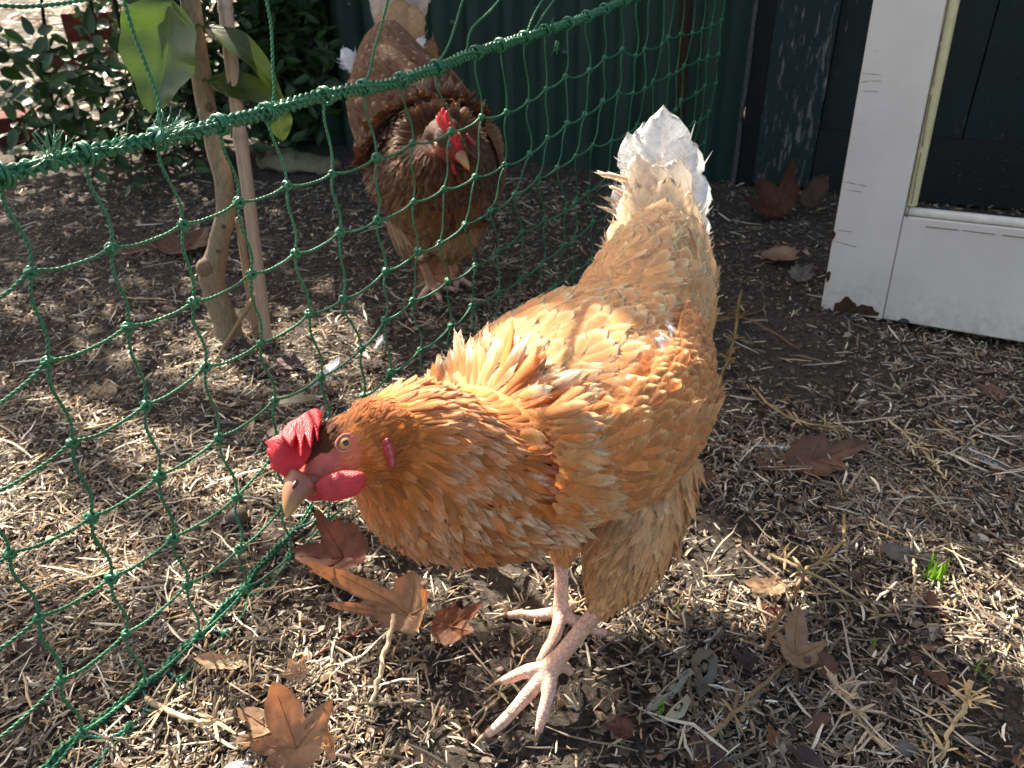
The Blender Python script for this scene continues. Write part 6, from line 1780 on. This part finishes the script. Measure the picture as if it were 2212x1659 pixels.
TANc, BRN, RDB, PUR, PAL, GRY, ORG_ = (hexc(h) for h in ('9d8064', '7a5a48', '7c5040', '5c4a48', 'c4ab8c', '777069', '8c5f46'))
U_ = (0, 0, 1)
LEAVES = [
    # stalk px, tip px, stalk height, tip height, facing, colour, label, options
    ((803, 1200), (632, 1214), .026, .010, (.15, -.3, 1), RDB, 'reddish brown leaf with a raised orange lobe lying below the front hen\'s throat', dict(width=.85, lobes=3, curl=(.5, .1), fold=.35, seed=1, stem=False)),
    ((790, 1190), (690, 1152), .004, .006, U_, PUR, 'dark purplish leaf tip lying just behind the reddish leaf under the hen\'s throat', dict(width=.8, lobes=1, seed=2, stem=False)),
    ((862, 1385), (905, 1222), .008, .050, (-.45, -.5, .75), TANc, 'big curled tan leaf with long lobes under the front hen\'s breast', dict(width=1.75, curl=(.5, .3), fold=.25, seed=3, sinus=.36)),
    ((930, 1372), (1045, 1292), .006, .03, (-.3, -.5, .8), ORG_, 'curled orange tan leaf edge beside the big leaf under the hen\'s breast', dict(width=.7, lobes=3, seed=4, stem=False)),
    ((665, 1690), (597, 1490), .004, .044, (.35, -.8, .35), TANc, 'tall tan leaf standing on edge in the straw at the bottom of the picture', dict(width=1.05, lobes=3, curl=(.3, .2), fold=.3, seed=5, sinus=.34, stem=False)),
    ((725, 1660), (700, 1535), .004, .032, (-.5, -.6, .5), PAL, 'pale sunlit leaf with two upright points, right of the tall tan leaf', dict(width=.62, lobes=3, fold=.5, seed=6, sinus=.26, stem=False)),
    ((640, 1600), (520, 1545), .006, .010, (.1, -.1, 1), TANc, 'flat brown leaf lying left of the tall standing leaf', dict(width=1.0, seed=7)),
    ((655, 1470), (625, 1425), .005, .016, (-.3, -.2, 1), PAL, 'small jagged leaf bleached nearly white by the sun', dict(width=1.1, seed=8, teeth=.3, stem=False, rough=.06)),
    ((545, 1432), (425, 1440), .004, .012, (0, -.1, 1), PAL, 'pale curled leaf with a shadow across it near the foot rope', dict(width=.7, lobes=1, curl=(.7, .2), seed=9, stem=False)),
    ((1715, 1262), (1606, 1258), .012, .010, (-.1, -.3, 1), TANc, 'sunlit tan leaf with torn ends under the long dry stem', dict(width=.9, lobes=1, teeth=.22, cup=.3, seed=10, stem=False)),
    ((1690, 1338), (1640, 1300), .004, .006, U_, RDB, 'reddish leaf fragments just below the sunlit torn leaf', dict(width=1.0, lobes=3, seed=11, stem=False)),
    ((1728, 1462), (1715, 1330), .010, .020, (.15, -.35, 1), TANc, 'large tan leaf with a pointed top lying in the half shade at right', dict(width=1.0, lobes=3, curl=(.25, .2), seed=12, sinus=.35, stem=False)),
    ((1815, 1440), (1730, 1420), .010, .014, (.1, -.3, 1), BRN, 'brown lobed leaf tucked under the large tan leaf at right', dict(width=.8, lobes=3, seed=13, stem=False)),
    ((1690, 1012), (1865, 955), .006, .016, (0, -.45, 1), BRN, 'long brown folded leaf in the shade between the hen and the white door', dict(width=.6, lobes=3, fold=.4, seed=14, stem=False)),
    ((1640, 1012), (1700, 985), .004, .008, U_, BRN, 'brown leaf half under the long folded leaf in the shade', dict(width=1, seed=15, stem=False)),
    ((1560, 1038), (1482, 1022), .004, .014, (0, -.4, 1), RDB, 'small reddish leaf in the shade right behind the hen\'s leg feathers', dict(width=.7, lobes=1, seed=16, stem=False)),
    ((2055, 1212), (1885, 1188), .006, .010, (0, -.2, 1), GRY, 'grey toothed leaf lying flat near the green sprouts', dict(width=.62, lobes=1, teeth=.16, seed=17, stem=False, group='fallen elm leaves')),
    ((2175, 860), (2105, 820), .004, .012, (-.1, -.3, 1), BRN, 'brown leaf in the shade at the right edge below the white door', dict(width=.7, lobes=3, seed=18)),
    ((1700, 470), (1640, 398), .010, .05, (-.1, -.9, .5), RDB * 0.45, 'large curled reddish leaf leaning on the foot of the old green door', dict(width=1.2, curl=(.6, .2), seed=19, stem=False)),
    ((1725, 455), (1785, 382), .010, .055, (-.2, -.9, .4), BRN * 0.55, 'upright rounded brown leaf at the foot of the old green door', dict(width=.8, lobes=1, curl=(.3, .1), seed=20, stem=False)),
    ((1655, 545), (1730, 575), .006, .012, (0, -.3, 1), TANc, 'tan leaf lying in the shade left of the white door\'s foot', dict(width=.9, lobes=3, seed=21, stem=False)),
    ((1712, 612), (1752, 582), .006, .016, (-.2, -.5, .8), GRY, 'grey brown leaf with a bright torn edge beside the white door', dict(width=.9, lobes=3, teeth=.2, seed=22, stem=False)),
    ((900, 600), (998, 590), .008, .030, (0, -.8, .6), ORG_, 'orange brown leaf standing behind the brown hen\'s foot', dict(width=1.15, curl=(.3, .1), seed=23, stem=False)),
    ((370, 560), (440, 500), .006, .012, (0, -.3, 1), BRN, 'broad brown leaf in the shade left of the sapling trunk', dict(width=1.0, seed=24, stem=False)),
    ((330, 535), (250, 555), .006, .010, (0, -.3, 1), BRN, 'narrow brown leaf in the shade below the shrub', dict(width=.6, lobes=1, seed=25, stem=False)),
    ((1372, 1590), (1300, 1566), .004, .008, U_, RDB, 'pinkish brown leaf scrap right of the hen\'s raised foot', dict(width=.9, lobes=3, seed=26, stem=False)),
    ((1640, 1440), (1580, 1410), .004, .008, U_, PUR, 'dull purplish leaf right of the printed paper scraps', dict(width=1, seed=27, stem=False)),
    ((1600, 1500), (1560, 1460), .004, .008, U_, TANc, 'small tan leaf below the dull purplish leaf', dict(width=.9, lobes=1, seed=28, stem=False)),
    ((1770, 1625), (1712, 1660), .006, .012, (0, -.2, 1), PUR, 'pinkish grey leaf triangle at the lower right edge of the picture', dict(width=.9, lobes=3, seed=29, stem=False)),
    ((1725, 1575), (1800, 1535), .006, .014, (0, -.3, 1), BRN, 'brown leaf with a dark midrib below the large tan leaf at right', dict(width=.7, lobes=1, curl=(.6, .1), seed=30, stem=False)),
    ((1680, 1610), (1660, 1560), .006, .014, (0, -.3, 1), ORG_, 'orange brown curled leaf left of the brown leaf with a dark midrib', dict(width=.8, lobes=3, seed=31, stem=False)),
    ((2030, 1330), (2000, 1290), .004, .010, (0, -.3, 1), RDB, 'small orange red leaf on a long stalk below the green sprouts', dict(width=1.0, lobes=1, seed=32)),
    ((2150, 1610), (2010, 1575), .006, .008, U_, GRY, 'long slender grey leaf near the bottom right corner', dict(width=.35, lobes=1, seed=33, stem=False, group='fallen elm leaves')),
    ((650, 800), (598, 778), .004, .008, U_, PUR, 'small purplish leaf scrap beside the foot of the bamboo cane', dict(width=1, lobes=3, seed=34, stem=False)),
    ((825, 790), (770, 775), .004, .010, U_, PUR, 'purplish leaf scrap lying behind the front hen\'s neck', dict(width=1, lobes=3, seed=35, stem=False)),
    ((250, 850), (190, 830), .004, .012, (-.2, -.2, 1), PAL, 'bright small leaf scrap in the sun behind the net at left', dict(width=.9, lobes=3, seed=36, stem=False)),
    ((1545, 1650), (1470, 1640), .004, .010, U_, BRN, 'dark brown leaf at the bottom edge right of the hen\'s foot', dict(width=1, seed=37, stem=False)),
    ((100, 1420), (40, 1395), .004, .012, U_, PUR, 'dull brown leaf behind the lowest meshes of the net', dict(width=1, lobes=3, seed=38, stem=False)),
    ((1500, 1680), (1560, 1610), .004, .010, U_, PUR, 'dark leaf under the dry stem at the bottom of the picture', dict(width=1, seed=39, stem=False)),
    ((2050, 1480), (1990, 1450), .004, .008, U_, BRN, 'dull brown leaf between the two forked dry stems', dict(width=.9, lobes=3, seed=40, stem=False)),
]
for a_ in LEAVES: plane_leaf(*a_[:7], **a_[7])

# ================================================================== DRY STEMS
def dry_stem(px, r0, r1, label, zl=None, col='b08a55', tufts=4, seed=0, name='dead_runner'):
    r = np.random.default_rng(1200 + seed)
    zl = zl or [0.006] * len(px)
    P = np.array([ground(x, y, z) for (x, y), z in zip(px, zl)]); P[:, 2] += gz(P[:, 0], P[:, 1])
    P = smoothpath(P, 44); t = np.linspace(0, 1, 44)
    P = P + np.stack([fbm(t * 14 + seed, t * 0 + k, 400 + k, 2) for k in range(3)], 1) * 0.004
    rad = (r0 + (r1 - r0) * t) * (1 + 0.25 * np.exp(-((np.mod(t * 7, 1) - 0.5) / 0.12) ** 2))
    root = thing(name, P[0], label, 'stem', 'dead runner grass stems')
    c = hexc(col)
    mb = MB(); tube(mb, P, rad, 7, c * (1 + 0.5 * fbm(t * 20, t * 0 + seed, 410, 3))[:, None]); obj('stalk', mb, M_STRAW, root)
    mb = MB(); n = tufts * 5
    if n:
        k = np.repeat(r.integers(4, 44, tufts), 5); a = r.uniform(0, 6.28, n); e = r.uniform(0.3, 1.2, n); L = r.uniform(0.008, 0.02, n)
        s_ = np.linspace(0, 1, 5)[None]
        o = L[:, None] * (s_ * np.cos(e)[:, None] + 0.3 * s_ ** 2); h = L[:, None] * (s_ * np.sin(e)[:, None] - 0.3 * s_ ** 2)
        Q = np.stack([P[k, 0][:, None] + o * np.cos(a)[:, None], P[k, 1][:, None] + o * np.sin(a)[:, None], P[k, 2][:, None] + h], -1)
        ribbon(mb, Q, r.uniform(0.0006, 0.0014, n), c * r.uniform(0.7, 1.4, (n, 1))); obj('side_shoots', mb, M_STRAW, root, 'stuff')


Z6 = [.004, .014, .010, .004]
dry_stem([(1512, 1625), (1560, 1570), (1622, 1505), (1708, 1421)], .0017, .0014, 'long brown dry stem slanting up from the bottom edge right of the hen\'s foot', Z6, '9a7f5c', 3, 1)
dry_stem([(1651, 1404), (1683, 1332), (1712, 1285), (1735, 1240)], .0017, .0013, 'dry stem leaning across the sunlit torn leaf towards a fork', [.004, .012, .016, .014], '93795a', 2, 2)
dry_stem([(1669, 1190), (1744, 1232), (1833, 1279), (1904, 1330)], .0017, .0011, 'dry stem running down to the right from the sunlit torn leaf', [.012, .016, .010, .004], 'ab9372', 3, 3)
dry_stem([(1826, 1110), (1822, 1165), (1780, 1208), (1738, 1230)], .0015, .0015, 'bent tan stem standing in the shadow edge above the sunlit torn leaf', [.012, .02, .014, .012], 'a38761', 2, 4)
dry_stem([(1795, 1450), (1830, 1500), (1860, 1550), (1908, 1618)], .0022, .0010, 'pale forked dead stem in the lower right with a ragged top', [.022, .016, .010, .004], 'b8a182', 7, 5)
dry_stem([(2100, 1465), (2088, 1520), (2061, 1560), (2029, 1640)], .0022, .0013, 'pale upright dead stem with splayed tips near the bottom right corner', [.04, .026, .014, .004], 'c9ad80', 6, 6)
dry_stem([(1976, 1207), (1972, 1270), (1970, 1335)], .0013, .0012, 'short straight grey stem standing under the grey toothed leaf', [.02, .012, .004], 'a5947d', 1, 7)
dry_stem([(1623, 831), (1673, 885), (1762, 917), (1869, 926)], .0014, .0009, 'thin yellowish stem lying in the shade below the white door', Z6, 'a8916a', 4, 8)
dry_stem([(1600, 628), (1582, 745), (1552, 831), (1509, 931)], .0020, .0012, 'tall brown stem with many side shoots just right of the hen\'s tail cushion', [.02, .014, .010, .004], '917449', 8, 9)
dry_stem([(1530, 700), (1590, 686), (1640, 698), (1726, 752)], .0014, .0009, 'thin arching brown stem between the hen and the white door', [.012, .02, .016, .004], '8a6644', 2, 10)
dry_stem([(852, 1331), (835, 1400), (812, 1478), (789, 1550)], .0022, .0017, 'pale straight twig with a split top leaning below the curled leaf', [.026, .018, .010, .003], 'cdb594', 0, 11, 'twig')
dry_stem([(677, 1418), (735, 1388), (797, 1358), (845, 1340)], .0009, .0011, 'thin dark red leaf stalk lying left of the curled tan leaf', [.004, .006, .008, .010], '6b3a34', 0, 12, 'twig')
dry_stem([(318, 1520), (402, 1552), (470, 1562), (520, 1560)], .0022, .0015, 'pale dead stem lying beside the foot rope in the sun', Z6, 'cbb28c', 2, 13)
dry_stem([(1030, 1560), (1090, 1470), (1150, 1390)], .0010, .0008, 'thin grey stem lying behind the hen\'s stepping foot', [.004, .006, .006], 'a8967c', 1, 14)
dry_stem([(655, 1020), (730, 960), (800, 905)], .0014, .0010, 'branching tan stem in the sun behind the net left of the hen\'s comb', [.004, .014, .010], 'b09a76', 6, 15)
dry_stem([(1920, 900), (2010, 985), (2060, 1050)], .0013, .0009, 'pale dead stem in the small patch of sun at right', [.014, .01, .004], 'c8b088', 6, 16)

# ================================================================== PAPER, LOOSE FEATHERS, PEBBLES, SPROUTS
def paper(pts, zs, label, lines, col='a59d8a', curl=0.004):
    P = np.array([ground(x, y, z) for (x, y), z in zip(pts, zs)]); P[:, 2] += gz(P[:, 0], P[:, 1])
    c = P.mean(0); n = len(P)
    root = thing('paper_scrap', c, label, 'paper', 'torn printed paper scraps')
    mb = MB(); ring = [c[None] + (P - c) * k + np.array([0, 0, curl * (1 - k ** 2)]) for k in (0.35, 0.7, 1.0)]
    V = np.vstack([c[None] + [0, 0, curl]] + ring)
    q = np.vstack([np.stack([1 + k * n + np.arange(n), 1 + k * n + (np.arange(n) + 1) % n, 1 + (k + 1) * n + (np.arange(n) + 1) % n, 1 + (k + 1) * n + np.arange(n)], 1) for k in range(2)])
    t = np.stack([np.zeros(n, int), 1 + np.arange(n), 1 + (np.arange(n) + 1) % n], 1)
    mb.add(V, q, t, hexc(col)); sheet_ = obj('sheet', mb, M_PAPER, root)
    bv = BVHTree.FromPolygons([tuple(v) for v in V], [tuple(x) for x in q] + [tuple(x) for x in t])
    for txt, a, b, size in lines:
        A, B_ = ground(*a, 0.012), ground(*b, 0.012)
        cu = bpy.data.curves.new('lettering', 'FONT'); cu.body = txt; cu.size = size; cu.resolution_u = 1
        o = bpy.data.objects.new('tmp', cu); COL.objects.link(o)
        me = bpy.data.meshes.new_from_object(o.evaluated_get(bpy.context.evaluated_depsgraph_get())); bpy.data.objects.remove(o)
        X_ = nrm((B_ - A) * [1, 1, 0]); Y_ = np.array([-X_[1], X_[0], 0])
        nv = len(me.vertices); co = np.zeros(nv * 3, np.float32); me.vertices.foreach_get('co', co); co = co.reshape(-1, 3).astype(float)
        if nv == 0: continue
        co[:, 0] *= np.linalg.norm((B_ - A)[:2]) / max(1e-6, co[:, 0].max())
        Wc = A + X_ * co[:, :1] + Y_ * co[:, 1:2]
        for k in range(nv):
            h = bv.ray_cast(Vector((Wc[k, 0], Wc[k, 1], 1.0)), Vector((0, 0, -1)))
            if h[0] is None: h = bv.find_nearest(Vector(Wc[k])); Wc[k, 2] = h[0][2] + 0.0003
            else: Wc[k, 2] = h[0][2] + 0.0003
        me.vertices.foreach_set('co', (Wc - ORG[root.name]).astype(np.float32).ravel()); me.update()
        lo = link('lettering', me, M_INK, sheet_); ORG[lo.name] = ORG[root.name]


paper([(1388, 1540), (1400, 1518), (1436, 1484), (1470, 1450), (1492, 1434), (1500, 1444), (1478, 1476), (1452, 1512), (1420, 1532)], [.006, .008, .01, .012, .013, .011, .009, .007, .005],
      'narrow curled strip of old newsprint with a line of small letters', [('will bill, box for to suit', (1394, 1529), (1492, 1446), .0042), ('(perks', (1420, 1528), (1458, 1496), .0036)])
paper([(1510, 1392), (1540, 1400), (1552, 1420), (1548, 1450), (1538, 1480), (1512, 1508), (1504, 1480), (1500, 1440), (1494, 1412)], [.012, .014, .012, .01, .008, .006, .006, .008, .01],
      'grey ragged newsprint scrap stained dark, right of the curled strip', [('BIB', (1532, 1426), (1544, 1418), .0045), ('and', (1508, 1432), (1526, 1426), .0040), ('TV', (1504, 1500), (1516, 1492), .0045)], '767064')
paper([(1436, 1548), (1452, 1530), (1484, 1500), (1494, 1512), (1478, 1548), (1458, 1560), (1442, 1556)], [.006, .012, .016, .014, .01, .008, .006],
      'cream folded paper scrap lying below the curled strip', [('Dor', (1468, 1542), (1478, 1528), .0034)], 'b3a88e')


def loose_feather(bpx, tpx, zb, zt, wd, c0, c1, label, seed):
    r = np.random.default_rng(seed); b, t = ground(*bpx, zb), ground(*tpx, zt)
    b[2] += gz(b[0], b[1]); t[2] += gz(t[0], t[1])
    root = thing('feather', b, label, 'feather', 'loose feathers on the ground')
    fm = MB(); feathers(fm, b[None], nrm(t - b)[None], np.array([[0.1, -0.3, 1.0]]) / 1.05, np.linalg.norm(t - b), wd, np.asarray(c0)[None], np.asarray(c1)[None], 0.0, 0.12, 0.3, 'tip', 0.05, nv=20, nu=9, barbs=30, point=0.2, bow=0.15, r=r)
    obj('vane', fm, M_FEATHER, root)
    sh = MB(); tube(sh, smoothpath([b - (t - b) * 0.12, b, b + (t - b) * 0.5 + [0, 0, .001], t], 12), np.linspace(0.0010, 0.0003, 12), 6, (0.75, 0.7, 0.65)); obj('quill', sh, M_HORN, root)


loose_feather((665, 842), (742, 790), .02, .03, .014, (.55, .55, .6), (.85, .85, .9), 'white feather stuck in the net behind the front hen\'s head', 31)
loose_feather((690, 862), (596, 872), .015, .012, .018, (.3, .22, .14), (.78, .66, .5), 'brown and cream feather lying behind the front hen\'s head', 32)
loose_feather((812, 752), (832, 728), .01, .016, .010, (.6, .6, .6), (.85, .85, .85), 'small white feather on the dark soil behind the hen\'s neck', 33)
loose_feather((770, 740), (800, 772), .01, .012, .006, (.5, .5, .5), (.8, .8, .8), 'thin white feather beside the small white one', 34)
loose_feather((1640, 962), (1715, 968), .008, .010, .009, (.55, .57, .6), (.7, .72, .75), 'pale grey feather lying above the long brown leaf', 35)
loose_feather((2105, 970), (2190, 1010), .008, .010, .010, (.5, .52, .56), (.65, .68, .72), 'blue grey feather in the small patch of sun at right', 36)


def pebble(px, py, sx, sy, sz, yaw, col, label, seed):
    c = ground(px, py, sz * 0.5); c[2] = gz(c[0], c[1]) + sz * 0.55
    a, b = math.cos(yaw), math.sin(yaw)
    mb = MB(); ellipsoid(mb, c, np.array([[a * sx, b * sx, 0], [-b * sy, a * sy, 0], [0, 0, sz]]), 20, 12, hexc(col))
    v = mb.v[0]; mb.v[0] = v + sx * 0.22 * np.stack([fbm(v[:, k] * 90 + seed, v[:, (k + 1) % 3] * 90, 500 + seed + k, 2) for k in range(3)], 1)
    single('pebble', mb, M_STONE, c, label, 'pebble', 'pebbles lying on the soil')


pebble(1864, 870, .0075, .0055, .0045, -.4, 'c9bda8', 'pale oval pebble in the shade below the white door', 1)
pebble(2118, 1160, .009, .006, .005, -.5, 'bdae98', 'pale oblong pebble at right above the grey toothed leaf', 2)
pebble(1524, 803, .006, .005, .004, .2, 'b3a68f', 'small pale pebble beside the tall stem with side shoots', 3)
pebble(307, 690, .008, .007, .006, .2, '8d8176', 'grey pebble behind the net left of the sapling', 4)
pebble(246, 616, .006, .005, .005, .4, 'a39a8e', 'small light pebble in the shade behind the net', 5)
pebble(545, 664, .006, .006, .005, .1, '8d8176', 'pebble on the soil between the sapling and the net', 6)
pebble(1955, 1612, .009, .007, .006, .3, '5d5a58', 'dark grey pebble near the bottom right', 7)
pebble(515, 1670, .011, .008, .006, .3, '9aa0a4', 'bluish pebble at the bottom edge below the brown leaf', 8)
pebble(512, 1122, .012, .010, .010, .3, '4a413a', 'round dark clod in the sun behind the net', 9)


def sprout(px, py, n, L, label, seed):
    r = np.random.default_rng(seed); c = ground(px, py); c[2] = gz(c[0], c[1])
    root = thing('grass_sprout', c, label, 'sprout', 'green sprouts in the dry grass')
    for k in range(n):
        a = r.uniform(0, 6.28); e = r.uniform(0.6, 1.4); l = L * r.uniform(0.5, 1.1)
        d = np.array([math.cos(a) * math.cos(e), math.sin(a) * math.cos(e), math.sin(e)]); p = c + r.normal(0, 0.003, 3) * [1, 1, 0]
        mb = MB(); V, q, cc, uv = blade(p, p + d * l, np.array([-d[0] * d[2], -d[1] * d[2], 1 - d[2] ** 2 + .01]) * -1 if False else np.cross(d, [math.sin(a), -math.cos(a), 0]), l * 0.16, 0.0, 0.3, (0.13, 0.30, 0.03), 8, 3, 0, -0.25); mb.add(V, q, None, cc, uv)
        obj('blade', mb, M_GRASS, root)


sprout(2012, 1268, 14, .030, 'largest tuft of green sprouts, under the grey toothed leaf', 1)
sprout(1880, 1262, 5, .014, 'small green sprout in the sunny straw left of the largest tuft', 2)
sprout(1876, 1405, 2, .018, 'green blade right of the large tan leaf', 3)
sprout(1972, 1250, 3, .016, 'green blades just left of the largest tuft', 4)
sprout(2120, 1470, 4, .026, 'flat green blades near the right edge', 5)
sprout(1115, 1618, 4, .007, 'tiny green shoots below the hen\'s raised foot', 6)
sprout(1335, 1620, 3, .010, 'green shoot at the bottom right of the hen\'s foot', 7)
sprout(1460, 1310, 4, .011, 'green shoots in the sun right of the hen\'s leg feathers', 8)
sprout(1392, 1440, 4, .014, 'yellow green shoot above the curled newsprint strip', 9)
sprout(1570, 918, 4, .010, 'tiny green weed in the shade right of the hen', 10)
sprout(1425, 1555, 4, .018, 'green blades growing under the folded paper scrap', 11)
sprout(1905, 985, 3, .013, 'thin green blades in the shade left of the small sunny patch', 12)
print('objects', len(bpy.data.objects), 'tris', sum(len(m.loops) - 2 * len(m.polygons) for m in bpy.data.meshes))
